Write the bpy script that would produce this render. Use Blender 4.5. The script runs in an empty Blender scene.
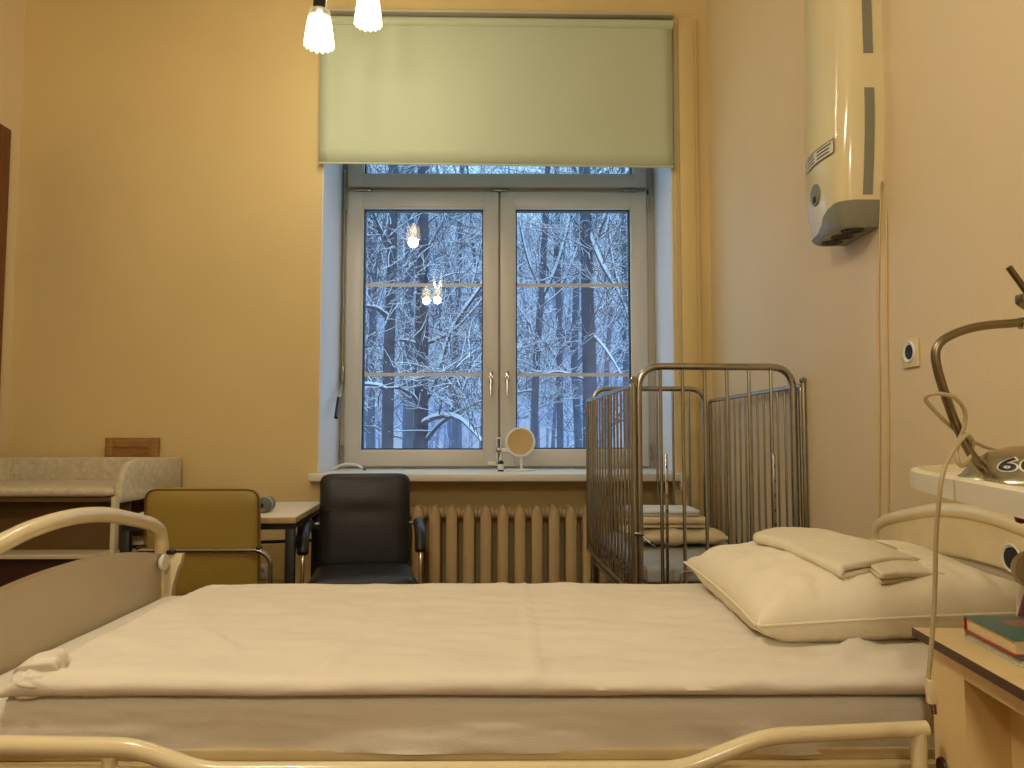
import bpy, bmesh, math, random
from mathutils import Vector, Matrix, noise
PI = math.pi
C = bpy.context.scene.collection
SC = bpy.context.scene
random.seed(7)

# ------------------------------------------------------------------ materials
def srgb(r, g, b):
    f = lambda c: (c/255)/12.92 if c/255 <= .04045 else ((c/255+.055)/1.055)**2.4
    return (f(r), f(g), f(b), 1)

def mat(name, col, rough=.5, metal=0, bump=0, bscale=60, var=0, vscale=4, spec=.5, stretch=None, coat=0):
    m = bpy.data.materials.new(name); m.use_nodes = True
    nt = m.node_tree; N = nt.nodes; L = nt.links
    b = N['Principled BSDF']
    b.inputs['Base Color'].default_value = col
    b.inputs['Roughness'].default_value = rough
    b.inputs['Metallic'].default_value = metal
    b.inputs['Specular IOR Level'].default_value = spec
    if coat: b.inputs['Coat Weight'].default_value = coat; b.inputs['Coat Roughness'].default_value = .12
    tc = N.new('ShaderNodeTexCoord'); src = tc.outputs['Object']
    if stretch:
        mp = N.new('ShaderNodeMapping'); mp.inputs['Scale'].default_value = stretch
        L.new(src, mp.inputs['Vector']); src = mp.outputs['Vector']
    if var:
        n = N.new('ShaderNodeTexNoise'); n.inputs['Scale'].default_value = vscale; n.inputs['Detail'].default_value = 5
        L.new(src, n.inputs['Vector'])
        r = N.new('ShaderNodeMapRange'); r.inputs[1].default_value = .3; r.inputs[2].default_value = .7
        r.inputs[3].default_value = 1-var; r.inputs[4].default_value = 1+var*.6
        L.new(n.outputs['Fac'], r.inputs[0])
        x = N.new('ShaderNodeMix'); x.data_type = 'RGBA'; x.blend_type = 'MULTIPLY'; x.inputs[0].default_value = 1
        x.inputs[6].default_value = col; L.new(r.outputs[0], x.inputs[7]); L.new(x.outputs[2], b.inputs['Base Color'])
    if bump:
        n2 = N.new('ShaderNodeTexNoise'); n2.inputs['Scale'].default_value = bscale; n2.inputs['Detail'].default_value = 4
        L.new(src, n2.inputs['Vector'])
        bp = N.new('ShaderNodeBump'); bp.inputs['Strength'].default_value = bump; bp.inputs['Distance'].default_value = .01
        L.new(n2.outputs['Fac'], bp.inputs['Height']); L.new(bp.outputs['Normal'], b.inputs['Normal'])
    return m

M = {}
M['wall_back'] = mat('lamplit_wall_paint_back', srgb(224, 199, 140), .55, bump=.12, bscale=90, var=.05, vscale=1.3)  # same paint as the side walls; the lamps' yellower cast is in this colour
M['wall_side'] = mat('lamplit_wall_paint_side', srgb(226, 203, 160), .5, bump=.12, bscale=90, var=.04, vscale=1.3)  # same paint again, with the lamps' paler cast put into its colour
M['reveal'] = mat('white_reveal_paint', srgb(225, 226, 230), .45, bump=.05, bscale=60)
M['ceiling'] = mat('ceiling_paint', srgb(238, 232, 220), .8)
M['floor'] = mat('brown_floor_linoleum', srgb(92, 48, 26), .4, var=.15, vscale=6)
M['pvc'] = mat('white_window_plastic', srgb(206, 199, 186), .35, var=.02)
M['gasket'] = mat('black_gasket', srgb(20, 22, 26), .5)
M['bar'] = mat('glazing_bar_paint', srgb(205, 206, 212), .4)
M['sill'] = mat('white_sill', srgb(232, 226, 212), .3, var=.03)
M['chrome'] = mat('chrome', srgb(215, 208, 190), .16, 1, var=.05, vscale=20)
M['steel'] = mat('satin_steel_tube', srgb(172, 169, 160), .24, 1, var=.12, vscale=14)
M['brushed'] = mat('brushed_lamp_metal', srgb(180, 170, 142), .26, 1, var=.1, vscale=30)
M['neck'] = mat('gooseneck_metal', srgb(128, 116, 88), .35, 1)
M['bedpaint'] = mat('cream_enamel_tube', srgb(226, 208, 164), .28, var=.06, vscale=12, coat=.4)
M['laminate'] = mat('beige_laminate', srgb(198, 182, 154), .45, var=.03, vscale=3)
M['frame'] = mat('bed_frame_paint', srgb(206, 184, 136), .4, var=.1, vscale=7)
M['sheet'] = mat('cotton_sheet', srgb(222, 212, 192), .9, bump=.18, bscale=420, var=.03, vscale=5, spec=.1)
M['duvet'] = mat('cotton_blanket_cover', srgb(230, 219, 200), .9, bump=.16, bscale=420, var=.02, vscale=6, spec=.1)
M['pillow'] = mat('pillowcase_cotton', srgb(236, 224, 198), .9, bump=.14, bscale=420, var=.02, vscale=6, spec=.1)
M['fleece'] = mat('cream_towel', srgb(236, 224, 196), .95, bump=.5, bscale=320, var=.04, vscale=30, spec=.05)
M['whitecloth'] = mat('white_folded_cloth', srgb(226, 228, 232), .9, bump=.2, bscale=300, spec=.1)
M['creamcloth'] = mat('cream_folded_cloth', srgb(226, 208, 172), .9, bump=.2, bscale=300, spec=.1)
M['olive'] = mat('olive_leatherette', srgb(154, 130, 54), .42, bump=.12, bscale=300, var=.05, vscale=5)
M['oliveseam'] = mat('olive_piping', srgb(96, 70, 22), .5)
M['black'] = mat('black_leatherette', srgb(30, 29, 30), .42, bump=.1, bscale=300)
M['blackmetal'] = mat('black_metal', srgb(26, 22, 20), .45)
M['plastic_black'] = mat('black_plastic', srgb(18, 18, 20), .35)
M['tabletop'] = mat('white_laminate_top', srgb(232, 222, 204), .3, var=.02)
M['tableedge'] = mat('table_edge_band', srgb(190, 160, 112), .5, var=.1, vscale=30)
M['felt'] = mat('mottled_upholstery', srgb(212, 200, 172), .9, bump=.3, bscale=240, var=.16, vscale=38, spec=.1)
M['whiteboard'] = mat('white_panel', srgb(214, 200, 168), .4)
M['darkboard'] = mat('dark_red_board', srgb(62, 26, 14), .5, var=.1)
M['inner'] = mat('changing_table_back', srgb(104, 78, 36), .6, var=.05)
M['wood'] = mat('oak_wood', srgb(156, 112, 52), .5, var=.3, vscale=9, stretch=(1, 1, 9))
M['woodh'] = mat('oak_wood_cross', srgb(162, 118, 56), .5, var=.3, vscale=9, stretch=(1, 1, 14))
M['doorwood'] = mat('brown_door_wood', srgb(112, 62, 24), .4, var=.3, vscale=5, stretch=(6, 6, .6))
M['blind'] = mat('pale_green_blind_fabric', srgb(196, 204, 176), .85, bump=.1, bscale=500, var=.03, vscale=2, spec=.1)
M['blindrail'] = mat('blind_rail', srgb(196, 190, 170), .4)
M['radiator'] = mat('cream_radiator_paint', srgb(214, 186, 138), .4, var=.05, vscale=15)
M['white'] = mat('white_plastic', srgb(228, 224, 214), .3)
M['ivory'] = mat('ivory_plastic', srgb(226, 206, 162), .4)
M['unit'] = mat('cream_unit_shell', srgb(226, 210, 164), .18, coat=.5)
M['unitgrey'] = mat('grey_unit_plastic', srgb(132, 130, 112), .3)
M['unitdark'] = mat('dark_grille', srgb(58, 55, 48), .6)
M['cable'] = mat('cream_cable', srgb(214, 186, 130), .5)
M['clear'] = mat('translucent_cord', srgb(176, 158, 118), .3)
M['cab'] = mat('cream_cabinet_board', srgb(226, 196, 138), .45, var=.04, vscale=4)
M['cabedge'] = mat('brown_edge_band', srgb(70, 40, 18), .5)
M['traywhite'] = mat('white_tray_plastic', srgb(232, 222, 196), .3)
M['teal'] = None
M['paper'] = mat('book_pages', srgb(216, 196, 150), .9, var=.12, vscale=50, stretch=(1, 1, 12))
M['red'] = mat('dark_red_cover', srgb(168, 40, 34), .4)
M['deepred'] = mat('deep_red_plastic', srgb(120, 10, 14), .4)
M['greycover'] = mat('grey_book_cover', srgb(186, 180, 172), .5)
M['tealplain'] = mat('teal_cover_plain', srgb(52, 92, 78), .45)
M['grey'] = mat('grey_plastic', srgb(196, 188, 166), .4)
M['greyfabric'] = mat('grey_cloth', srgb(112, 112, 108), .8, var=.3, vscale=60)
M['navy'] = mat('dark_blue_glass', srgb(14, 26, 40), .15)
M['ink'] = mat('black_ink', srgb(12, 12, 12), .5)
M['sticker'] = mat('white_sticker', srgb(226, 218, 198), .5)
M['mattgrey'] = mat('grey_oilcloth', srgb(164, 164, 160), .5, var=.05)

def teal_cover():
    m = mat('teal_book_cover', srgb(72, 108, 102), .42)
    nt = m.node_tree; N = nt.nodes; L = nt.links; b = N['Principled BSDF']
    tc = N.new('ShaderNodeTexCoord')
    n = N.new('ShaderNodeTexNoise'); n.inputs['Scale'].default_value = 34; n.inputs['Detail'].default_value = 3
    L.new(tc.outputs['Object'], n.inputs['Vector'])
    d = N.new('ShaderNodeVectorMath'); d.operation = 'DISTANCE'; d.inputs[1].default_value = (.085, .085, .025)
    L.new(tc.outputs['Object'], d.inputs[0])
    r = N.new('ShaderNodeMapRange'); r.inputs[1].default_value = .035; r.inputs[2].default_value = .06; r.inputs[3].default_value = .13; r.inputs[4].default_value = -.3
    L.new(d.outputs['Value'], r.inputs[0])
    a = N.new('ShaderNodeMath'); a.operation = 'ADD'; L.new(n.outputs['Fac'], a.inputs[0]); L.new(r.outputs[0], a.inputs[1])
    cr = N.new('ShaderNodeValToRGB'); e = cr.color_ramp.elements
    e[0].position = .50; e[0].color = srgb(72, 108, 102); e[1].position = .56; e[1].color = srgb(166, 104, 84)
    L.new(a.outputs[0], cr.inputs[0]); L.new(cr.outputs[0], b.inputs['Base Color'])
    return m
M['teal'] = teal_cover()

def glass_mat(name, refl=.07, tint=(1, 1, 1, 1)):
    m = bpy.data.materials.new(name); m.use_nodes = True
    nt = m.node_tree; nt.nodes.clear(); N = nt.nodes; L = nt.links
    o = N.new('ShaderNodeOutputMaterial'); t = N.new('ShaderNodeBsdfTransparent'); t.inputs[0].default_value = tint
    g = N.new('ShaderNodeBsdfGlossy'); g.inputs['Roughness'].default_value = .0
    x = N.new('ShaderNodeMixShader'); x.inputs[0].default_value = refl
    L.new(t.outputs[0], x.inputs[1]); L.new(g.outputs[0], x.inputs[2]); L.new(x.outputs[0], o.inputs[0])
    return m
M['glass'] = glass_mat('window_glass', .045)

def shade_mat():
    m = bpy.data.materials.new('lit_pressed_glass'); m.use_nodes = True
    nt = m.node_tree; nt.nodes.clear(); N = nt.nodes; L = nt.links
    o = N.new('ShaderNodeOutputMaterial'); t = N.new('ShaderNodeBsdfTransparent'); t.inputs[0].default_value = (1, .93, .8, 1)
    e = N.new('ShaderNodeEmission'); e.inputs[0].default_value = (1, .80, .46, 1)
    tc = N.new('ShaderNodeTexCoord'); sp = N.new('ShaderNodeSeparateXYZ'); L.new(tc.outputs['Object'], sp.inputs[0])
    r = N.new('ShaderNodeMapRange'); r.inputs[1].default_value = .095; r.inputs[2].default_value = .125
    r.inputs[3].default_value = 7; r.inputs[4].default_value = .7
    L.new(sp.outputs['Z'], r.inputs[0]); L.new(r.outputs[0], e.inputs[1])
    g = N.new('ShaderNodeBsdfGlossy'); g.inputs['Roughness'].default_value = .1
    x = N.new('ShaderNodeMixShader'); x.inputs[0].default_value = .5
    L.new(t.outputs[0], x.inputs[1]); L.new(e.outputs[0], x.inputs[2])
    y = N.new('ShaderNodeMixShader'); y.inputs[0].default_value = .06
    L.new(x.outputs[0], y.inputs[1]); L.new(g.outputs[0], y.inputs[2]); L.new(y.outputs[0], o.inputs[0])
    return m
M['shade'] = shade_mat()
def emis(name, col, s):
    m = bpy.data.materials.new(name); m.use_nodes = True
    b = m.node_tree.nodes['Principled BSDF']; b.inputs['Emission Color'].default_value = col; b.inputs['Emission Strength'].default_value = s
    b.inputs['Base Color'].default_value = col
    return m
M['bulb'] = emis('lit_bulb', (1, .8, .5, 1), 14)
M['mirrorglass'] = mat('mirror_glass', srgb(220, 215, 205), .02, 1)

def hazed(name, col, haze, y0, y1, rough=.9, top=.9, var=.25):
    """base colour fading into painted air haze with distance from the house (world position along Y)"""
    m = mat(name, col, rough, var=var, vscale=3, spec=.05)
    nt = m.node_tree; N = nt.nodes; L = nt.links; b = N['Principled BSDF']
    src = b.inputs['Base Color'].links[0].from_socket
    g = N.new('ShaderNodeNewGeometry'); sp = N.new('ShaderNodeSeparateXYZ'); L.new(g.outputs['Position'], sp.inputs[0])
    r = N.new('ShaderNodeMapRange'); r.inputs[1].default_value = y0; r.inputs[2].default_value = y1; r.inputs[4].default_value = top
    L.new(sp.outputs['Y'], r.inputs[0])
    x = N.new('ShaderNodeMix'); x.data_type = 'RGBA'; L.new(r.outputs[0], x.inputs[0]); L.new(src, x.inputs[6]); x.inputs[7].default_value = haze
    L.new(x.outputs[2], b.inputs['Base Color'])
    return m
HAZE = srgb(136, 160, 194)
M['bark'] = hazed('hazed_bark', srgb(84, 90, 104), HAZE, 14, 46, top=.92)  # distance haze mixed into the bark colour
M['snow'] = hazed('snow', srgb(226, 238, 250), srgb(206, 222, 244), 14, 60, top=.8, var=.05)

# ------------------------------------------------------------------ mesh builder
def catmull(pts, n=6):
    P = [Vector(p) for p in pts]
    if len(P) < 3: return P
    out = []
    for i in range(len(P)-1):
        a = P[max(i-1, 0)]; b = P[i]; c = P[i+1]; d = P[min(i+2, len(P)-1)]
        for k in range(n):
            t = k/n
            out.append(.5*((2*b)+(c-a)*t+(2*a-5*b+4*c-d)*t*t+(3*b-a-3*c+d)*t**3))
    out.append(P[-1]); return out

def fillet(pts, r, n=6, closed=False):
    """polyline with rounded corners; r one radius or a list per inner corner"""
    P = [Vector(p) for p in pts]; out = [P[0]]
    for i in range(1, len(P)-1):
        rr = r[i-1] if isinstance(r, (list, tuple)) else r
        a, b, c = P[i-1], P[i], P[i+1]
        u = (a-b); v = (c-b); lu, lv = u.length, v.length; u.normalize(); v.normalize()
        d = min(rr, lu*.49, lv*.49)
        s = b+u*d; e = b+v*d
        for k in range(n+1):
            t = k/n; out.append((1-t)**2*s+2*(1-t)*t*b+t*t*e)
    out.append(P[-1]); return out

class MB:
    def __init__(s): s.bm = bmesh.new()
    def box(s, x0, x1, y0, y1, z0, z1, bev=0, seg=2):
        r = bmesh.ops.create_cube(s.bm, size=1)
        vs = r['verts']
        for v in vs:
            v.co = Vector(((x0+x1)/2+v.co.x*(x1-x0), (y0+y1)/2+v.co.y*(y1-y0), (z0+z1)/2+v.co.z*(z1-z0)))
        if bev:
            es = list({e for v in vs for e in v.link_edges})
            bmesh.ops.bevel(s.bm, geom=es, offset=min(bev, .49*min(abs(x1-x0), abs(y1-y0), abs(z1-z0))), segments=seg, profile=.5, affect='EDGES')
        return s
    def tube(s, pts, r, seg=10, caps=True, rs=None):
        P = [Vector(p) for p in pts]
        Q = [P[0]]
        keep = [0]
        for i, p in enumerate(P[1:], 1):
            if (p-Q[-1]).length > 1e-5: Q.append(p); keep.append(i)
        if rs: rs = [rs[i] for i in keep]
        P = Q; n = len(P)
        if n < 2: return s
        t0 = (P[1]-P[0]).normalized()
        ref = Vector((0, 0, 1)) if abs(t0.z) < .9 else Vector((1, 0, 0))
        nrm = t0.cross(ref).normalized(); prev = t0; rings = []
        for i in range(n):
            if i == 0: t = t0
            elif i == n-1: t = (P[i]-P[i-1]).normalized()
            else:
                t = ((P[i]-P[i-1]).normalized()+(P[i+1]-P[i]).normalized())
                t = t.normalized() if t.length > 1e-6 else prev
            q = prev.rotation_difference(t); nrm = (q @ nrm); nrm = (nrm-t*nrm.dot(t)).normalized(); prev = t
            bn = t.cross(nrm); rad = rs[i] if rs else r
            rings.append([s.bm.verts.new(P[i]+rad*(math.cos(2*PI*k/seg)*nrm+math.sin(2*PI*k/seg)*bn)) for k in range(seg)])
        for i in range(n-1):
            for k in range(seg):
                s.bm.faces.new((rings[i][k], rings[i][(k+1) % seg], rings[i+1][(k+1) % seg], rings[i+1][k]))
        if caps:
            s.bm.faces.new(rings[0][::-1]); s.bm.faces.new(rings[-1])
        return s
    def lathe(s, prof, c, seg=24, axis='Z', scallop=0, nsc=0, caps=True, sx=1, sy=1):
        c = Vector(c); rings = []
        for (r, h) in prof:
            ring = []
            for k in range(seg):
                a = 2*PI*k/seg; rr = r
                if scallop: rr = r*(1+scallop*math.cos(nsc*a))
                x, y = rr*math.cos(a)*sx, rr*math.sin(a)*sy
                v = (x, y, h) if axis == 'Z' else ((x, h, y) if axis == 'Y' else (h, x, y))
                ring.append(s.bm.verts.new(c+Vector(v)))
            rings.append(ring)
        for i in range(len(rings)-1):
            for k in range(seg):
                s.bm.faces.new((rings[i][k], rings[i][(k+1) % seg], rings[i+1][(k+1) % seg], rings[i+1][k]))
        if caps:
            if prof[0][0] > 1e-6: s.bm.faces.new(rings[0][::-1])
            if prof[-1][0] > 1e-6: s.bm.faces.new(rings[-1])
        return s
    def prism(s, poly, a, b, axis='Z', bev=0, seg=2):
        def P(p, h):
            return Vector((p[0], p[1], h)) if axis == 'Z' else (Vector((p[0], h, p[1])) if axis == 'Y' else Vector((h, p[0], p[1])))
        lo = [s.bm.verts.new(P(p, a)) for p in poly]; hi = [s.bm.verts.new(P(p, b)) for p in poly]
        n = len(poly); fs = [s.bm.faces.new(lo[::-1]), s.bm.faces.new(hi)]
        for i in range(n): fs.append(s.bm.faces.new((lo[i], lo[(i+1) % n], hi[(i+1) % n], hi[i])))
        if bev:
            es = list(set(fs[0].edges) | set(fs[1].edges))
            bmesh.ops.bevel(s.bm, geom=es, offset=bev, segments=seg, profile=.5, affect='EDGES')
        return s
    def grid(s, nu, nv, f, closeu=False, closev=False):
        V = [[s.bm.verts.new(Vector(f(i/(nu if closeu else nu-1), j/(nv if closev else nv-1)))) for j in range(nv)] for i in range(nu)]
        for i in range(nu if closeu else nu-1):
            for j in range(nv if closev else nv-1):
                s.bm.faces.new((V[i][j], V[(i+1) % nu][j], V[(i+1) % nu][(j+1) % nv], V[i][(j+1) % nv]))
        return V
    def mesh(s, name, smooth=35):
        bmesh.ops.remove_doubles(s.bm, verts=s.bm.verts, dist=1e-6)
        bmesh.ops.recalc_face_normals(s.bm, faces=s.bm.faces)
        me = bpy.data.meshes.new(name); s.bm.to_mesh(me); s.bm.free()
        if smooth:
            me.polygons.foreach_set('use_smooth', [True]*len(me.polygons))
            me.set_sharp_from_angle(angle=math.radians(smooth))
        return me

LOCAL = {}
def thing(name, label, cat, loc=(0, 0, 0), rotz=0, group=None, local=False):
    o = bpy.data.objects.new(name, None); C.objects.link(o); o.empty_display_size = .05
    o.location = loc; o.rotation_euler = (0, 0, rotz); o['label'] = label; o['category'] = cat
    if group: o['group'] = group
    LOCAL[o.name] = local
    return o
def part(root, name, mb, m, smooth=35, label=None, pivot=None):
    me = mb.mesh(name, smooth); me.materials.append(M[m] if isinstance(m, str) else m)
    o = bpy.data.objects.new(name, me); C.objects.link(o)
    off = Vector((0, 0, 0)); r = root
    while r is not None:
        if not LOCAL.get(r.name, False): off += r.location
        else: break
        r = r.parent
    if off.length: me.transform(Matrix.Translation(-off))
    o.parent = root; LOCAL[o.name] = True if LOCAL.get(root.name, False) else False
    if pivot is not None:                              # pivot: origin of the part, in the coordinates it was drawn in
        p = Vector(pivot)-off; me.transform(Matrix.Translation(-p)); o.location = p
    if label: o['label'] = label
    return o
def single(name, mb, m, label, cat, loc=None, group=None, smooth=35, kind=None):
    me = mb.mesh(name, smooth); me.materials.append(M[m] if isinstance(m, str) else m)
    o = bpy.data.objects.new(name, me); C.objects.link(o)
    if loc is not None: me.transform(Matrix.Translation(-Vector(loc))); o.location = loc
    if label: o['label'] = label
    if cat: o['category'] = cat
    if group: o['group'] = group
    if kind: o['kind'] = kind
    return o
def struct(name, mb, m, parent=None, smooth=35, label=None):
    me = mb.mesh(name, smooth); me.materials.append(M[m])
    o = bpy.data.objects.new(name, me); C.objects.link(o)
    if parent: o.parent = parent
    else: o['kind'] = 'structure'
    if label: o['label'] = label
    return o
def nz(x, y, z=0, s=1): return noise.noise(Vector((x*s, y*s, z*s)))

# ------------------------------------------------------------------ room shell
XL, XR, YB, YF, ZC = -2.9, 1.205, 4.5, -1.6, 3.95
OX0, OX1, OZ0, OZ1 = -1.10, .985, .83, 3.47        # window opening
NX0, NX1, NY = -1.07, .965, 4.72                    # radiator niche
YW = 5.02                                           # inner face of the window frame
w = MB()
w.box(XL-.2, OX0, YB, YB+.8, 0, ZC); w.box(OX1, XR+.2, YB, YB+.8, 0, ZC); w.box(OX0, OX1, YB, YB+.8, OZ1, ZC)
w.box(OX0, NX0, YB, YB+.8, 0, OZ0); w.box(NX1, OX1, YB, YB+.8, 0, OZ0); w.box(NX0, NX1, NY, YB+.8, 0, OZ0)
struct('wall_back', w, 'wall_back', smooth=0)
struct('wall_right', MB().box(XR, XR+.2, YF-.2, YB, 0, ZC), 'wall_side', smooth=0)
struct('wall_left', MB().box(XL-.2, XL, YF-.2, YB, 0, ZC), 'wall_side', smooth=0)
struct('wall_rear', MB().box(XL, XR, YF-.2, YF, 0, ZC), 'wall_side', smooth=0)
struct('floor', MB().box(XL-.2, XR+.2, YF-.2, YB+.8, -.1, 0), 'floor', smooth=0)
struct('ceiling', MB().box(XL-.2, XR+.2, YF-.2, YB+.8, ZC, ZC+.1), 'ceiling', smooth=0)
for nm, a in (('baseboard_left', (XL, XL+.015, YF, 2.9, 0, .09)), ('baseboard_right', (XR-.015, XR, YF, YB, 0, .09)), ('baseboard_back', (XL, NX0, YB-.015, YB, 0, .09))):
    struct(nm, MB().box(*a, bev=.004), 'darkboard')
# white plastered lining of the window opening
r = MB()
r.box(OX0, OX0+.006, YB+.002, YW+.02, OZ0+.045, OZ1); r.box(OX1-.006, OX1, YB+.002, YW+.02, OZ0+.045, OZ1); r.box(OX0, OX1, YB+.002, YW+.02, OZ1-.006, OZ1)
struct('trim_1', r, 'reveal', smooth=0)
# vertical boxed casing to the right of the window
r = MB(); r.box(.998, 1.028, YB-.018, YB, 0, 3.60, bev=.003); r.box(1.028, 1.118, YB-.032, YB, 0, 3.60, bev=.004); r.box(1.118, 1.14, YB-.022, YB, 0, 3.60, bev=.003)
struct('trim_2', r, 'wall_back')
# sill
r = MB()
r.box(OX0, OX1, YB, YW+.03, OZ0, .873, bev=.003)
r.box(-1.132, 1.016, 4.405, YB+.001, OZ0, .873, bev=.006)
r.box(.99, 1.016, 4.40, 4.46, .775, .865, bev=.01)
struct('trim_3', r, 'sill')

# ------------------------------------------------------------------ door on the left wall (only its far casing shows)
d = struct('door_1', MB().box(XL, XL+.035, 3.45, 4.26, 0, 2.76, bev=.004), 'doorwood')
r = MB(); r.box(XL, XL+.05, 4.24, 4.34, 0, 2.845, bev=.006); r.box(XL, XL+.05, 3.37, 3.47, 0, 2.845, bev=.006); r.box(XL, XL+.05, 3.47, 4.24, 2.745, 2.845, bev=.006)
struct('door_casing', r, 'doorwood', d)
r = MB(); r.tube([(XL+.035, 3.55, 1.05), (XL+.09, 3.55, 1.05), (XL+.09, 3.66, 1.05)], .009)
struct('door_handle', r, 'chrome', d)

# ------------------------------------------------------------------ window
def rect_frame(mb, x0, x1, z0, z1, wl, wr, wb, wt, y0, y1, bev=.006):
    mb.box(x0, x0+wl, y0, y1, z0, z1, bev); mb.box(x1-wr, x1, y0, y1, z0, z1, bev)
    mb.box(x0+wl-.004, x1-wr+.004, y0, y1, z0, z0+wb, bev); mb.box(x0+wl-.004, x1-wr+.004, y0, y1, z1-wt, z1, bev)
win = MB()
rect_frame(win, OX0, OX1, .873, OZ1, .04, .055, .03, .05, YW+.045, YW+.13)
win.box(OX0+.03, OX1-.03, YW+.045, YW+.13, 2.70, 2.745, .004); win.box(-.075, -.027, YW+.045, YW+.13, .88, 2.72, .002)
WIN = struct('window_1', win, 'pvc')
def sash(x0, x1, z0, z1, gx0, gx1, gz0, gz1, bars=()):
    f = MB()
    rect_frame(f, x0, x1, z0, z1, gx0-x0-.012, x1-gx1-.012, gz0-z0-.012, z1-gz1-.012, YW, YW+.1, .008)
    rect_frame(f, gx0-.03, gx1+.03, gz0-.03, gz1+.03, .026, .026, .026, .026, YW+.008, YW+.06, .006)
    S = struct('sash', f, 'pvc', WIN)
    g = MB(); rect_frame(g, gx0-.014, gx1+.014, gz0-.014, gz1+.014, .018, .018, .018, .018, YW+.035, YW+.085, 0)
    struct('gasket', g, 'gasket', S)
    struct('pane', MB().box(gx0-.01, gx1+.01, YW+.058, YW+.062, gz0-.01, gz1+.01), 'glass', S, smooth=0)
    for z in bars:
        struct('glazing_bar', MB().box(gx0, gx1, YW+.066, YW+.074, z-.011, z+.011), 'bar', S)
    return S
S1 = sash(-1.062, -.056, .889, 2.708, -.949, -.163, 1.002, 2.592, (2.093, 1.493))
S2 = sash(-.046, .928, .889, 2.708, .062, .815, 1.006, 2.592, (2.093, 1.493))
S3 = sash(-1.062, .928, 2.738, 3.43, -.949, .832, 2.838, 3.34)
for S, x in ((S1, -.106), (S2, .0)):
    h = MB(); h.lathe([(.0, 0), (.013, 0), (.013, .012), (0, .012)], (x, YW-.012, 1.47), 14, 'Y', caps=False)
    h.box(x-.013, x+.013, YW-.008, YW, 1.43, 1.51, .003)
    h.tube(fillet([(x, YW-.01, 1.47), (x, YW-.045, 1.47), (x, YW-.045, 1.345)], .015), .0085, 10)
    struct('window_handle', h, 'steel', S)
hg = MB()
for x, z in ((-1.066, .98), (-1.066, 2.62), (.936, .98), (.936, 2.62)):
    hg.tube([(x, YW-.012, z-.05), (x, YW-.012, z+.05)], .009, 8)
for x in (-.95, -.05, .82):
    hg.box(x-.05, x+.05, YW-.006, YW+.05, 2.709, 2.722, .003)
struct('hinge', hg, 'steel', WIN)
# fanlight opener: rod down the left jamb, crank with a black grip
k = MB(); k.tube([(-1.076, YW-.012, 2.85), (-1.076, YW-.012, 1.50)], .007, 8)
struct('opener_rod', k, 'steel', WIN)
k = MB(); k.tube(fillet([(-1.076, YW-.012, 1.55), (-1.07, YW-.03, 1.44), (-1.065, YW-.08, 1.40), (-1.055, YW-.22, 1.29)], .03), .008, 8)
k.box(-1.09, -1.062, YW-.02, YW, 1.44, 1.54, .004)
K = struct('opener_crank', k, 'steel', WIN)
struct('crank_grip', MB().tube([(-1.058, YW-.18, 1.325), (-1.043, YW-.32, 1.20)], .0125, 10), 'plastic_black', K)
# white child locks where the two sashes meet
for z0, dx in ((1.03, 1), (.945, -1)):
    l = MB(); cx = -.05
    for a, b in (((cx-.02, z0-.045), (cx-.012, z0+.045)), ((cx+.006, z0-.045), (cx+.014, z0+.045))):
        l.box(a[0], b[0], YW-.014, YW, a[1], b[1], .002)
    l.box(cx-.02, cx+.014, YW-.014, YW, z0+.037, z0+.05, .002); l.box(cx-.02, cx+.014, YW-.014, YW, z0-.05, z0-.02, .002)
    l.box(min(cx, cx+dx*.075), max(cx, cx+dx*.075), YW-.012, YW, z0-.048, z0-.022, .003)
    struct('child_lock', l, 'white', WIN)

# ------------------------------------------------------------------ roller blind
BL = thing('roller_blind', 'pale green roller blind pulled halfway down over the tall window', 'blind', (0, 4.44, 3.60))
tilt = lambda x: -.010*(x+.05)
b = MB(); b.grid(34, 12, lambda u, v: (-1.113+u*2.098, 4.452+.004*math.sin(u*9)*v, 3.585-v*.893+tilt(-1.113+u*2.098)))
fab = part(BL, 'blind_fabric', b, 'blind', 60)
md = fab.modifiers.new('thick', 'SOLIDIFY'); md.thickness = .002
b = MB(); b.tube([(-1.118, 4.462, 3.566), (.99, 4.462, 3.548)], .030, 20); part(BL, 'roller', b, 'blind')
b = MB(); b.box(-1.125, 1.0, 4.43, 4.5, 3.606, 3.622, .003)
for v in b.bm.verts: v.co.z += tilt(v.co.x)
part(BL, 'head_rail', b, 'blindrail')
for x in (-1.0, -.1, .86):
    part(BL, 'bracket', MB().box(x-.025, x+.025, 4.46, 4.5, 3.622+tilt(x)-.002, 3.634+tilt(x), .002), 'steel')
b = MB(); b.tube([(-1.113, 4.452, 2.697), (.985, 4.452, 2.677)], .006, 8); part(BL, 'bottom_bar', b, 'blind')
b = MB(); b.tube([(1.0, 4.47, 3.56), (1.003, 4.47, 1.3)], .0016, 6); b.tube([(1.012, 4.468, 3.56), (1.003, 4.468, 1.3)], .0016, 6)
part(BL, 'pull_chain', b, 'blindrail')

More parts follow.
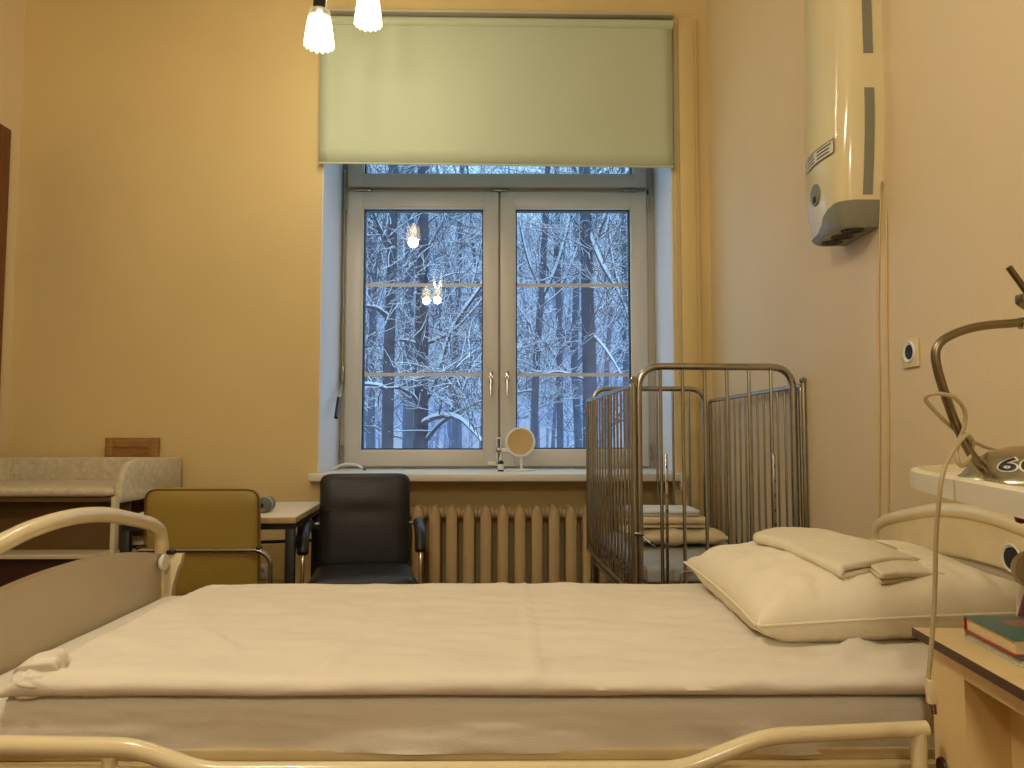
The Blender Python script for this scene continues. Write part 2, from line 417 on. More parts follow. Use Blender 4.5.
# ------------------------------------------------------------------ radiator
RAD = thing('radiator', 'cream cast iron ribbed radiator in the niche below the window', 'radiator', (.08, 4.62, 0))
PITCH = .0995; X0 = -.72; NS = 16
for i in range(NS):
    x = X0+i*PITCH; s = MB()
    for yc, dep in ((4.535, .030), (4.645, .028)):
        prof = [(-.034, yc+.006), (-.030, yc-dep*.55), (-.006, yc-dep), (.006, yc-dep), (.030, yc-dep*.55), (.034, yc+.006), (.030, yc+dep*.6), (-.030, yc+dep*.6)]
        zs = [(.085, .5), (.11, .85), (.14, 1), (.60, 1), (.645, .98), (.668, .72), (.682, .32)]
        rings = []
        for z, k in zs:
            rings.append([s.bm.verts.new(Vector((x+p[0]*k, yc+(p[1]-yc)*(.5+.5*k), z))) for p in prof])
        for a in range(len(rings)-1):
            for c in range(8): s.bm.faces.new((rings[a][c], rings[a][(c+1) % 8], rings[a+1][(c+1) % 8], rings[a+1][c]))
        s.bm.faces.new(rings[0][::-1]); s.bm.faces.new(rings[-1])
    for z in (.14, .635):
        s.lathe([(.028, -PITCH/2), (.033, -PITCH/2+.004), (.033, PITCH/2-.004), (.028, PITCH/2)], (x, 4.592, z), 16, 'X')
        s.box(x-.024, x+.024, 4.54, 4.64, z-.034, z+.034, .012)
    if i in (0, NS-1): s.box(x-.02, x+.02, 4.53, 4.56, 0, .1, .004); s.box(x-.02, x+.02, 4.62, 4.66, 0, .1, .004)
    part(RAD, 'section', s, 'radiator', 50)
part(RAD, 'pipe', MB().tube([(X0-.05, 4.592, .635), (X0-.22, 4.592, .635), (X0-.22, 4.66, .635), (X0-.22, 4.69, .635)], .013), 'radiator')
part(RAD, 'pipe', MB().tube([(X0-.05, 4.592, .14), (X0-.22, 4.592, .14), (X0-.22, 4.592, .0)], .013), 'radiator')

# ------------------------------------------------------------------ chandeliers
shade_me = None; bulb_me = None; socket_me = None
def pendant_group(root, lamps, ceil=ZC):
    global shade_me, bulb_me, socket_me
    cx, cy = root.location.x, root.location.y
    rs = MB(); rs.lathe([(0, ceil-.06), (.05, ceil-.055), (.12, ceil-.02), (.13, ceil)], (cx, cy, 0), 28, caps=False)
    part(root, 'ceiling_rose', rs, 'blackmetal')
    for (x, y, z) in lamps:                       # z: bottom rim of the glass shade
        c = MB(); c.tube(catmull([(cx+(x-cx)*.3, cy+(y-cy)*.3, ceil-.04), (x-(x-cx)*.1, y-(y-cy)*.1, (ceil+z+.3)/2), (x, y, z+.30)], 5), .004, 6)
        part(root, 'cord', c, 'blackmetal')
        s = MB(); s.lathe([(.0, .150), (.033, .150), (.033, .156), (.029, .160), (.029, .315), (.02, .33), (0, .33)], (x, y, z), 20, caps=False)
        so = part(root, 'lamp_socket', s, 'plastic_black', pivot=(x, y, z))
        s = MB(); seg = 96
        def prof(t): return .0455+.0205*t
        hs = [(0, .152), (.03, .152), (.0435, .150)]+[(prof(1-h), h*.147) for h in [1, .9, .8, .6, .4, .25, .12, .05, 0]]
        rings = []
        for r_, h in hs:
            rings.append([s.bm.verts.new(Vector((x+r_*(1+.035*abs(math.cos(8*2*PI*k/seg)))*math.cos(2*PI*k/seg), y+r_*(1+.035*abs(math.cos(8*2*PI*k/seg)))*math.sin(2*PI*k/seg),
                          z+h+(-.012*abs(math.cos(8*2*PI*k/seg))*max(0, 1-h/.05) if h < .05 else 0)))) for k in range(seg)])
        for a in range(1, len(rings)-1):
            for k in range(seg): s.bm.faces.new((rings[a][k], rings[a][(k+1) % seg], rings[a+1][(k+1) % seg], rings[a+1][k]))
        for k in list(rings[0]): s.bm.verts.remove(k)
        part(root, 'glass_shade', s, 'shade', 60, pivot=(x, y, z))
        s = MB(); s.lathe([(.0, .03), (.02, .034), (.03, .05), (.032, .07), (.026, .095), (.014, .12), (.013, .15), (0, .15)], (x, y, z), 16, caps=False)
        part(root, 'bulb', s, 'bulb', 60, pivot=(x, y, z))
        li = bpy.data.lights.new('lamp_light', 'POINT'); li.energy = LAMP_W; li.color = (1, .935, .75); li.shadow_soft_size = .05
        lo = bpy.data.objects.new('lamp_light', li); C.objects.link(lo); lo.location = (x-root.location.x, y-root.location.y, z-.03-root.location.z); lo.parent = root
LAMP_W = 6.5
CH1 = thing('chandelier', 'black chandelier hanging three lit pressed glass shades before the roller blind', 'ceiling lamp', (-.78, 3.52, ZC))
pendant_group(CH1, [(-.844, 3.35, 2.848), (-.672, 3.6, 3.086), (-.86, 3.68, 3.30)])
CH2 = thing('chandelier', 'second lit chandelier, seen only as glowing shades mirrored in the left window pane', 'ceiling lamp', (-.9, .8, ZC))
LAMP_W = 23
pendant_group(CH2, [(-.995, .75, 2.773), (-.852, .84, 2.765), (-.866, .8-.12, 2.99)])

# ------------------------------------------------------------------ hospital bed
BED = thing('hospital_bed', 'cream enamelled hospital bed with arched tube ends beside the open bedside cabinet', 'bed', (.04, 1.72, 0))
YC, YH = 1.73, .462
ARCH = [(.462, .70), (.462, .785), (.447, .825), (.405, .850), (.33, .870), (.235, .890), (.16, .904), (.08, .912), (0, .915)]
def arch_z(y):
    d = abs(y-YC)
    for (a, za), (b, zb) in zip(ARCH[1:], ARCH[2:]):
        if b <= d <= a: return za+(zb-za)*(a-d)/(a-b)
    return .785
def arch_pts(X, dz=0):
    pts = [(X, YC+YH, .25)]+[(X, YC+d, z+dz) for d, z in ARCH]+[(X, YC-d, z+dz) for d, z in ARCH[-2::-1]]+[(X, YC-YH, .25)]
    return pts
def top_z(y, zpk, ze, p=2):        # gentle crown of a board
    t = (y-YC)/YH; return zpk-(zpk-ze)*abs(t)**p
for X, nm in ((-.97, 'footboard'), (1.045, 'headboard')):
    pan = MB()
    ys = [YC-YH+.024+(2*YH-.048)*i/24 for i in range(25)]
    poly = [(y, top_z(y, .813, .762, 2.2)) for y in ys]+[(YC+YH-.024, .40), (YC-YH+.024, .40)]
    pan.prism(poly, X-.012, X+.012, 'X', .003)
    P = part(BED, nm, pan, 'laminate')
    tb = MB(); tb.tube(catmull(arch_pts(X, 0 if X < 0 else .008), 4), .0185, 14)
    part(P, 'arch_tube', tb, 'bedpaint', 60)
    for sgn in (1, -1):
        yy = YC+sgn*(YH-.026)
        br = MB()
        sx = 1 if X < 0 else -1
        br.prism([(X-.008*sx, .764), (X+.064*sx, .766), (X+.058*sx, .735), (X+.034*sx, .68), (X+.028*sx, .42), (X-.008*sx, .42)], YC+sgn*(YH-.012), YC+sgn*(YH+.012), 'Y', .004)
        part(P, 'corner_bracket', br, 'bedpaint')
        kb = MB(); kb.lathe([(0, 0), (.016, .002), (.022, .008), (.022, .016), (0, .018)] if sx > 0 else [(0, 0), (.016, -.002), (.022, -.008), (.022, -.016), (0, -.018)], (X+sx*.016, YC+sgn*(YH-.045), .748), 18, 'X', caps=False)
        part(P, 'bolt_cap', kb, 'white')
        part(P, 'latch', MB().box(min(X+sx*.022, X+sx*.042), max(X+sx*.022, X+sx*.042), YC+sgn*(YH-.01)-.012, YC+sgn*(YH-.01)+.012, .7645, .777, .003), 'plastic_black')
    if X > 0:                       # upper filler board under the arch, with a round hole plate
        up = MB(); ys2 = [YC-YH*.93+2*YH*.93*i/30 for i in range(31)]
        poly = [(y, arch_z(y)-.006) for y in ys2]+[(y, top_z(y, .818, .765, 2.2)+.005) for y in ys2[::-1]]
        up.prism(poly, X-.010, X+.010, 'X', .002)
        part(P, 'upper_board', up, 'bedpaint')
        ring = MB(); ring.lathe([(.023, 0), (.028, -.003), (.031, 0)], (X-.0115, 1.588, .846), 28, 'X', caps=False); part(P, 'hole_ring', ring, 'white')
        hl = MB(); hl.lathe([(0, 0), (.022, 0), (.022, .004), (0, .004)], (X-.014, 1.588, .846), 28, 'X', caps=False); part(P, 'hole', hl, 'ink')
fr = MB()
fr.box(-.945, 1.03, 1.285, 1.325, .50, .565, .006); fr.box(-.945, 1.03, 2.125, 2.165, .50, .565, .006)
fr.box(-.945, -.905, 1.325, 2.125, .50, .565, .006); fr.box(.99, 1.03, 1.325, 2.125, .50, .565, .006)
fr.box(-.93, 1.02, 1.30, 2.15, .565, .583, .003)
part(BED, 'bed_frame', fr, 'frame')
fr = MB(); fr.box(-.60, .62, 1.288, 1.30, .44, .52, .004); part(BED, 'side_panel', fr, 'frame')
rl = MB(); yr = 1.2
rp = fillet([(-.95, yr, .634), (-.565, yr, .627), (-.458, yr, .591), (.265, yr, .592), (.392, yr, .641), (.640, yr, .652)], [.028, .03, .035, .035], 6); rl.tube(rp, .0135, 14, rs=[.0152-.0035*(p_.x+.95)/1.59 for p_ in rp]); rl.tube([(.627, yr, .648), (.627, yr, .40)], .0115, 12)
rl.tube(fillet([(-.95, yr, .60), (-.56, yr, .594), (-.60, yr, .48)], .03), .006, 10)
rl.tube([(-.60, yr, .615), (-.60, yr, .40)], .011, 10); rl.tube([(-.60, yr, .41), (.622, yr, .41)], .011, 10)
for x in (-.4, .4): rl.tube([(x, yr, .41), (x, 1.29, .45)], .01, 8)
part(BED, 'side_rail', rl, 'bedpaint', 50)
for X in (-.93, 1.015):
    for Y in (YC-.40, YC+.40):
        l = MB(); l.box(X-.02, X+.02, Y-.02, Y+.02, .11, .50, .004); lg = part(BED, 'leg', l, 'frame')
        c = MB(); c.lathe([(0, -.014), (.045, -.014), (.05, -.008), (.05, .008), (.045, .014), (0, .014)], (X, Y, .05), 20, 'X', caps=False); c.box(X-.018, X+.018, Y-.012, Y+.012, .05, .115, .003)
        part(lg, 'castor', c, 'plastic_black')

# mattress under a sheet
def mattress():
    m = MB(); nu, nv = 110, 46; x0, x1, y0, y1, z0, z1 = -.945, 1.025, 1.305, 2.135, .583, .664
    loop = []
    rr = .02
    per = [(y1, z0)]+[(y1, z0+(z1-z0-rr)*k/3) for k in range(1, 4)]
    per += [(y1-rr*(1-math.cos(a)), z1-rr+rr*math.sin(a)) for a in (.4, .8, 1.2, PI/2)]
    per += [(y1-rr-(y1-y0-2*rr)*k/14, z1) for k in range(1, 14)]
    per += [(y0+rr*(1-math.sin(a)), z1-rr+rr*math.cos(a)) for a in (0, .4, .8, 1.2, PI/2)]
    per += [(y0, z1-rr-(z1-z0-rr)*k/9) for k in range(1, 10)]
    n = len(per)
    def f(u, v):
        i = min(int(round(v*(n-1))), n-1); y, z = per[i]; x = x0+(x1-x0)*u
        e = min(u, 1-u)*(x1-x0)
        if e < .03: z -= (z-z0)*.0 + (.02*(1-e/.03)**2 if z > z1-.03 else 0)
        if y < y0+.03 and z < z1-.005:        # hanging front face: soft drapes
            k = (z1-z)/(z1-z0)
            y += -.012*k*(.5+nz(x, 0, 3, 2.2))-.010*nz(x, z*3, 7, 4.5)*k-.004*nz(x+z*2, z*9, 1, 14)
            d = .012*max(0, 1-abs(x-.30+(z-z1)*2.2)/.10); y -= d*k
            if k > .9: z += .012*nz(x, 2, 0, 1.7)-.012*(1 if x > .1 else .4)
        elif z > z1-.005:
            z += .003*nz(x, y, 0, 5)
        return (x, y, z)
    m.grid(nu, n, f)
    # ends and bottom
    m.box(x0+.004, x1-.004, y0+.02, y1-.004, z0, z1-.014, .008)
    return m
single('mattress', mattress(), 'sheet', 'mattress in a loosely draped white sheet lying on the hospital bed', 'mattress', (.04, 1.72, .583), smooth=60)

# blanket
def blanket():
    m = MB(); nu = 170; x0, x1 = -.828, 1.0
    prof = []                      # (y, z, weight of top detail)
    yt, yn, zb, th = 2.115, 1.285, .668, .036
    for k in range(7):
        a = PI*k/6; prof.append((yt+.010*math.sin(a)*1.2, zb+th*.75*(1-math.cos(a))/2, 0 if k < 3 else .3))
    for k in range(1, 46):
        t = k/46; prof.append((yt+(yn+.03-yt)*t, zb+th*(.75+.25*min(1, t*3)), 1))
    for k in range(9):
        a = PI*k/8; prof.append((yn+.028-.030*math.sin(a), zb+th*(1+math.cos(a))/2, .6 if k < 5 else 0))
    for k in range(1, 8): prof.append((yn+.03+(yt-yn-.04)*k/8, zb, 0))
    n = len(prof)
    def f(u, v):
        i = min(int(round(v*n)), n-1) if v < 1 else 0
        y, z, wgt = prof[i]
        x = x0+(x1-x0)*u
        far = (y-yn)/(yt-yn)
        xe = x0-.008*far+.012*nz(y*3, 1, 0, 1.2)
        x = xe+(x1-xe)*(u**1.25 if u < 1 else 1)
        edge = min(1, (x-xe)/.045+.10)
        zt = z
        if wgt:
            zt += wgt*(.007*nz(x*1.1, y*2.2, .3, 3)+.006*nz(x*2, y*6, 5, 5)+.0026*nz(x*4, y*9, 8, 9))
            zt += wgt*.005*math.exp(-((x-.045)/.007)**2)                                   # pressed fold line across
            zt += wgt*.0055*math.exp(-((y-1.60-.02*math.sin(x*4))/.008)**2)*(1 if x > -.1 else .25)
            for (ax, ay, sl, ln, hh) in ((.18, 1.56, .05, .10, .006), (.30, 1.55, .3, .09, .006), (.62, 1.42, .8, .10, .010), (.5, 1.50, .6, .12, .006), (.68, 1.36, .9, .08, .008), (-.55, 1.50, -.9, .09, .007), (-.30, 1.37, 1.2, .07, .008), (-.68, 1.48, -.5, .06, .005), (.38, 1.40, .5, .12, .005), (.05, 1.34, 1.3, .06, .006), (-.05, 2.05, .3, .08, .007), (.25, 1.95, .2, .2, .005)):
                dx, dy = x-ax, y-ay; c_, s_ = math.cos(sl), math.sin(sl)
                p = dx*c_+dy*s_; q = -dx*s_+dy*c_
                zt += 1.7*wgt*hh*math.exp(-(p/ln)**2-(q/.012)**2)
        if wgt: zt += wgt*.004*math.exp(-((x-xe-.03)/.012)**2)
        dk = math.hypot(x+.80, (y-1.32)*1.0)
        if wgt and dk < .4:
            an = math.atan2(y-1.30, x+.80)
            zt += wgt*.011*math.exp(-dk/.09)*math.sin(an*11+2*nz(x, y, 1, 6))*min(1, dk/.03)+.008*math.exp(-(dk/.08)**2)
        z2 = zb+(zt-zb)*edge**.6
        if y < yn+.03: y += .006*nz(x, 0, 2, 4)+.004*nz(x, z*20, 6, 9)
        return (x, y, z2)
    V = m.grid(nu, n, f, closev=True)
    m.bm.faces.new([q for q in V[-1]][::-1]); m.bm.faces.new([q for q in V[0]])
    # gathered corner at the foot end: a crumpled knot of cloth
    g = 40
    def knot(u, v):
        a = 2*PI*u; b = PI*v
        d = Vector((math.cos(b), math.sin(a)*math.sin(b), math.cos(a)*math.sin(b)))       # poles along X: pleats gather towards both ends
        w_ = math.sin(b)
        fold = 1+.13*w_*math.cos(a*8+1.8*d.x+2.0*nz(d.x, d.y, d.z, 1.0))+.05*w_*math.cos(a*15+3*d.x)+.10*nz(d.x, d.y, d.z, 1.2)
        p = Vector((-.789, 1.326, .695))+Vector((d.x*.041, d.y*.040, d.z*.033))*fold
        p.z += .012*math.exp(-((p.x+.765)/.02)**2)*max(0, d.z)
        p.x += .5*(p.z-.69)-.2*(p.y-1.316)
        p.z = max(p.z, zb-.002); return p
    m.grid(96, 40, knot, closeu=True)
    return m
single('blanket', blanket(), 'duvet', 'cream white blanket spread flat over the bed with one crumpled corner', 'blanket', (.04, 1.7, .665), smooth=75)

# pillow
def pillow_mb(cx, cy, cz, lx, ly, th, rot, seedz, pinch=.10, EX=2.6):
    m = MB(); n = 56
    def side(sg):
        def f(u, v):
            a, b = 2*u-1, 2*v-1
            ea, eb = abs(a), abs(b)
            # outline pulls in along the sides, corners stay out
            x = a*lx/2*(1-pinch*(1-eb**2)*ea**3*.5); y = b*ly/2*(1-pinch*(1-ea**2)*eb**3*.5)
            h = max(0, (1-ea**EX))**.5*max(0, (1-eb**EX))**.5
            z = sg*th/2*h
            if h > 0:
                k = h**.4
                z += sg*k*(.014*nz(a*1.3, b*1.3, seedz, 1.3)+.010*nz(a*3, b*3, seedz+4, 1.2)+.006*nz(a*9, b*4, seedz+7, 1.2))
                rad = (1-ea)*(1-eb)
                z += sg*.007*math.sin((a-b)*9+3*nz(a, b, seedz, 2))*max(0, ea*eb-.12)*k
            return (x, y, z)
        return f
    m.grid(n, n, side(1)); m.grid(n, n, side(-1))
    R = Matrix.Translation((cx, cy, cz)) @ rot
    for v in m.bm.verts: v.co = R @ v.co
    return m
def ERot(x, y, z): return Matrix.Rotation(z, 4, 'Z') @ Matrix.Rotation(y, 4, 'Y') @ Matrix.Rotation(x, 4, 'X')
pm = pillow_mb(.752, 1.765, .764, .565, .64, .155, ERot(.02, -.05, -.02), 2.0, .07, 3.4)
for v in pm.bm.verts:
    v.co.z = max(v.co.z, .7045+.001*nz(v.co.x, v.co.y, 0, 9))
PIL = single('pillow', pm, 'pillow', 'plump cream pillow at the head of the hospital bed under a folded towel', 'pillow', (.735, 1.765, .70), smooth=80)

seam = MB(); sp_ = []
Rp = Matrix.Translation((.752, 1.765, .764)) @ ERot(.02, -.05, -.02)
for k in range(121):
    t = k/120*4; e_ = int(t) % 4; f_ = (t-int(t))*2-1
    a_, b_ = [(f_, -1), (1, f_), (-f_, 1), (-1, -f_)][e_]
    ea_, eb_ = abs(a_), abs(b_)
    p_ = Rp @ Vector((a_*.565/2*(1-.07*(1-eb_**2)*ea_**3*.5), b_*.64/2*(1-.07*(1-ea_**2)*eb_**3*.5), 0))
    sp_.append((p_.x, p_.y, max(p_.z, .707)))
seam.tube(sp_, .0028, 6, caps=False)
LOCAL['pillow'] = False
part(PIL, 'seam', seam, 'pillow', 80)
# folded cloths
def folded(quad, z0, layers, gap, th, slope=None, wob=.003, seed=0, nt=26):
    """cloth folded back and forth; quad a,b,c,d: a-b runs along the fold axis, a-d across"""
    a, b, c, d = [Vector((p[0], p[1], 0)) for p in quad]
    prof = []; ns = 16
    for l in range(layers):
        z = l*gap
        rng = range(ns+1) if l % 2 == 0 else range(ns, -1, -1)
        ins = .012*(l % 3)
        for k in rng: prof.append((ins/.3+(1-2*ins/.3)*k/ns if 0 < k < ns else (k/ns), z))
        if l < layers-1:
            s_ = 1 if l % 2 == 0 else 0; sg = 1 if s_ else -1
            for k in range(1, 6):
                t = PI*k/6; prof.append((s_+sg*.5*gap*math.sin(t)/.25, z+gap*(1-math.cos(t))/2))
    m = MB()
    def f(u, v):
        i = min(int(round(u*(len(prof)-1))), len(prof)-1); s, z = prof[i]
        p = (a*(1-v)+b*v)*(1-s)+(d*(1-v)+c*v)*s
        zz = z0+z
        if slope: zz += slope(p.x, p.y)
        zz += wob*nz(p.x, p.y, seed+z*20, 9)
        return (p.x+.003*nz(v*5, z*60, seed, 1), p.y+.003*nz(v*5, z*60, seed+3, 1), zz)
    m.grid(len(prof), nt, f)
    return m
TW = thing('folded_towel', 'thick cream towel folded in layers on top of the bed pillow', 'towel', (.75, 1.7, .82))
tslope = lambda x, y: -.10*max(0, abs(y-1.83)-.10)-.16*max(0, x-.78)-.05*max(0, .66-x)
o = part(TW, 'towel_body', folded([(.600, 1.87), (.655, 1.51), (.872, 1.62), (.765, 2.10)], .835, 3, .0125, .01, tslope, seed=1), 'fleece', 80)
md = o.modifiers.new('thick', 'SOLIDIFY'); md.thickness = .0105; md.offset = 0
o = part(TW, 'towel_flap', folded([(.715, 1.49), (.872, 1.525), (.915, 1.73), (.745, 1.68)], .842, 3, .0075, .006, tslope, seed=6), 'fleece', 80)
md = o.modifiers.new('thick', 'SOLIDIFY'); md.thickness = .006; md.offset = 0

# ------------------------------------------------------------------ bedside cabinet (local axes; far left corner of the top at the origin of x,y)
CB = thing('bedside_cabinet', 'cream open-fronted bedside cabinet with brown-edged top at the bed head', 'cabinet', (.652, 1.255, 0), math.radians(-4.5), local=True)
W_, D_ = .50, .50           # along x (into the wall), along -y (toward the viewer)
zt = .79
part(CB, 'cabinet_top', MB().box(0, W_, -D_, 0, zt-.013, zt, .001), 'cab')
e = MB(); e.box(-.0015, .0, -D_, 0, zt-.0135, zt-.0005); e.box(0, W_, 0, .0015, zt-.0135, zt-.0005); e.box(0, W_, -D_-.0015, -D_, zt-.0135, zt-.0005)
part(CB, 'edge_band', e, 'cabedge')
part(CB, 'side_panel', MB().box(.0835, W_, -.036, -.018, .06, zt-.0135), 'cab')
part(CB, 'side_panel', MB().box(.039, W_, -D_+.018, -D_+.036, .06, zt-.0135), 'cab')
e = MB(); e.box(.02, .084, -.118, -.0185, .06, zt-.0135); e.box(.02, .038, -D_+.018, -D_+.07, .06, zt-.013, .001); e.box(.0202, .038, -D_+.0705, -.1185, zt-.045, zt-.0137)
part(CB, 'front_frame', e, 'cab')
part(CB, 'back_panel', MB().box(.082, .092, -D_+.036, -.030, .06, zt-.014), 'cab')

e = MB(); e.box(.042, .083, -.24, -.1175, .548, .566, .005)
part(CB, 'runner', e, 'cab')
part(CB, 'shelf', MB().box(.04, .083, -D_+.036, -.036, .26, .28, .002), 'cab')
h = MB(); h.lathe([(.010, 0), (.016, -.004), (.018, 0)], (.0195, -.045, .588), 18, 'X', caps=False); h.lathe([(0, -.001), (.011, -.001)], (.0195, -.045, .588), 18, 'X', caps=False)
part(CB, 'hole_trim', h, 'cabedge')
for x in (.05, W_-.05):
    for y in (-.06, -D_+.06):
        l = MB(); l.lathe([(0, -.012), (.026, -.012), (.03, -.006), (.03, .006), (.026, .012), (0, .012)], (x, y, .03), 16, 'Y', caps=False); l.box(x-.012, x+.012, y-.016, y+.016, .03, .062, .003)
        part(CB, 'castor', l, 'plastic_black')

# books
def book(name, label, loc, rz, lx, ly, th, cover, inside, spine=True, coverth=.0022):
    root = thing(name, label, 'book', loc, rz, local=True)
    c = MB(); c.box(0, lx, 0, ly, th-coverth, th, .0006)
    part(root, 'front_cover', c, cover)
    c = MB(); c.box(0, lx, 0, ly, 0, coverth, .0006); c.box(0, lx, ly-coverth, ly, 0, th-coverth*.5, .0008)
    part(root, 'back_cover', c, inside)
    part(root, 'page_block', MB().box(.004, lx-.004, .004, ly-coverth, coverth, th-coverth), 'paper')
    return root
book('book', 'thin pale book under the teal one on the bedside cabinet', (.683, 1.040, zt), math.radians(-6), .21, .154, .0105, 'tealplain', 'greycover')
book('book', 'thick teal hardcover book with red edges on top of the bedside cabinet', (.684, 1.054, zt+.0105), math.radians(-6), .205, .14, .0225, 'teal', 'red')
# bottle behind the books
BT = thing('lidded_bottle', 'white bottle with red wedge mark and round grey lid behind the books', 'bottle', (.822, 1.225, zt), local=True)
b = MB(); b.lathe([(0, 0), (.018, 0), (.019, .004), (.017, .05), (.013, .075), (0, .078)], (0, 0, 0), 24, caps=False); part(BT, 'bottle_body', b, 'white')
b = MB(); b.prism([(-.027, .022), (-.010, .022), (-.010, .064), (-.014, .060)], -.024, -.008, 'Y', .001)
part(BT, 'red_mark', b, 'deepred')
b = MB(); b.lathe([(0, -.006), (.026, -.006), (.029, 0), (.026, .006), (0, .006)], (.0, -.004, .098), 26, 'Y', caps=False); b.tube([(0, 0, .07), (0, 0, .08)], .008, 10); part(BT, 'lid', b, 'grey')

# ------------------------------------------------------------------ swing-out tray with lamp
TR = thing('overbed_tray', 'white shallow overbed tray on a post above the bedside cabinet', 'tray', (1.0, 1.0, zt))
outl = [(.613, 1.150), (.646, 1.235), (.70, 1.33), (.777, 1.405), (.86, 1.425), (1.14, 1.435), (1.16, .74), (.505, .742)]
def offset_poly(poly, d):
    n = len(poly); out = []
    for i in range(n):
        a, b, c = Vector(poly[i-1]), Vector(poly[i]), Vector(poly[(i+1) % n])
        n1 = (b-a).normalized(); n2 = (c-b).normalized(); nn = (Vector((n1.y, -n1.x))+Vector((n2.y, -n2.x))).normalized()
        out.append(tuple(b+nn*d/max(.4, nn.dot(Vector((n1.y, -n1.x))))))
    return out
inn = offset_poly(outl, .012)
if sum((p[0]*outl[(i+1) % 8][1]-outl[(i+1) % 8][0]*p[1]) for i, p in enumerate(outl)) > 0: inn = offset_poly(outl, -.012)
t = MB()
lv = []
for poly, z in ((outl, 1.016), (outl, 1.042), (inn, 1.045), (inn, 1.031)):
    lv.append([t.bm.verts.new(Vector((p[0], p[1], z))) for p in poly])
for a in range(3):
    for i in range(8): t.bm.faces.new((lv[a][i], lv[a][(i+1) % 8], lv[a+1][(i+1) % 8], lv[a+1][i]))
t.bm.faces.new(lv[0][::-1]); t.bm.faces.new(lv[3])
part(TR, 'tray', t, 'traywhite', 40)
p = MB(); p.tube([(1.0, 1.0, zt), (1.0, 1.0, 1.018)], .014, 14); p.lathe([(0, zt), (.05, zt), (.05, zt+.006), (.016, zt+.012)], (1.0, 1.0, 0), 20, caps=False)
part(TR, 'post', p, 'steel')
k = MB(); k.lathe([(0, .996), (.010, .999), (.012, 1.016)], (.66, 1.03, 0), 14, caps=False); part(TR, 'knob', k, 'plastic_black')
k = MB(); k.lathe([(0, .984), (.006, .986), (.0085, .996), (.008, 1.016)], (.665, 1.0, 0), 14, caps=False); part(TR, 'knob', k, 'deepred', label='dark red knob below the tray')

LP = thing('desk_lamp', 'metal gooseneck lamp numbered 60 standing on the white tray', 'lamp', (.755, 1.09, 1.031))
LX, LY, LZ = .755, 1.09, 1.031
dome = [(.102, 0), (.104, .004), (.102, .008), (.096, .012), (.083, .030), (.062, .043), (.035, .051), (.0, .054)]
b = MB(); b.lathe([(0, 0)]+dome, (LX, LY, LZ), 48, caps=False); base = part(LP, 'lamp_base', b, 'brushed', 50)
def on_dome(ang, hgt):     # point on dome at azimuth, height
    for (r0, h0), (r1, h1) in zip(dome, dome[1:]):
        if h0 <= hgt <= h1 and h1 > h0:
            q = (hgt-h0)/(h1-h0); rr = r0+(r1-r0)*q
            nrm = Vector((h1-h0, 0, r0-r1)).normalized()
            return Vector((LX+rr*math.cos(ang), LY+rr*math.sin(ang), LZ+hgt)), Vector((nrm.x*math.cos(ang), nrm.x*math.sin(ang), nrm.z))
    return Vector((LX, LY, LZ)), Vector((0, 0, 1))
A0 = math.radians(203)
tmin = None
for off, nm, mm, lift in ((.022, 'number', 'ink', .0012), (.075, 'number_outline', 'sticker', .0004)):
    cu = bpy.data.curves.new('number_text', 'FONT'); cu.body = '60'; cu.size = 1; cu.resolution_u = 6; cu.offset = off; cu.space_character = 1.15
    to = bpy.data.objects.new('number_tmp', cu); C.objects.link(to)
    bpy.context.view_layer.update()
    tm = bpy.data.meshes.new_from_object(to.evaluated_get(bpy.context.evaluated_depsgraph_get()))
    bpy.data.objects.remove(to)
    if tmin is None:
        xs = [v.co.x for v in tm.vertices]; ys_ = [v.co.y for v in tm.vertices]
        tmin = (min(xs), min(ys_), max(xs)-min(xs), max(ys_)-min(ys_))
    nb = MB(); nb.bm.from_mesh(tm); bmesh.ops.subdivide_edges(nb.bm, edges=nb.bm.edges, cuts=2)
    for v in nb.bm.verts:
        u_ = (v.co.x-tmin[0])/tmin[2]; v_ = (v.co.y-tmin[1])/tmin[3]
        pnt, nr = on_dome(A0+u_*math.radians(34), .0185+.0175*v_)
        v.co = pnt+nr*lift
    part(LP, nm, nb, mm, 0, label='black numerals 60' if nm == 'number' else None)
# gooseneck
GY = 1.085
def at(px, py, y):            # from measured sight lines to metres at depth y
    F = 769.; P = math.radians(3.72); yw = math.radians(.37)
    a = (px-512)/F; b = (384-py)/F
    X, Y, Z = a, math.cos(P)-b*math.sin(P), math.sin(P)+b*math.cos(P)
    c, s = math.cos(yw), math.sin(yw); X, Y = X*c+Y*s, -X*s+Y*c
    return (X*y/Y, y, 1.1+Z*y/Y)
n0 = [(.672, 1.085, 1.050)]+[at(px_, py_, 1.085) for px_, py_ in ((970, 452), (956, 424), (946, 397), (938, 371), (935.5, 354), (940, 343), (952, 335), (970, 328.5), (990, 325), (1010, 323.5), (1028, 322))]+[(.80, 1.083, 1.262), (.85, 1.08, 1.275)]
g = MB(); g.tube(catmull(n0, 8), .0062, 12); part(LP, 'gooseneck', g, 'neck', 60)
g = MB(); g.tube([(.732, 1.085, 1.2575), (.80, 1.083, 1.262)], .0085, 12); part(LP, 'neck_collar', g, 'brushed')
hd = MB(); hd.lathe([(.0, .10), (.02, .098), (.026, .06), (.05, .03), (.078, -.03), (.08, -.05), (.074, -.05), (.05, .02), (0, .05)], (0, 0, 0), 32, caps=False)
Rm = Matrix.Translation((.86, 1.075, 1.30)) @ ERot(0, -.6, 0)
for v in hd.bm.verts: v.co = Rm @ v.co
part(LP, 'lamp_head', hd, 'neck', 50)
g = MB(); g.tube([(.716, 1.08, 1.338), (.775, 1.08, 1.250), ], .0046, 10); g.tube([(.775, 1.08, 1.25), (.80, 1.08, 1.262)], .0046, 10); part(LP, 'handle_rod', g, 'neck')
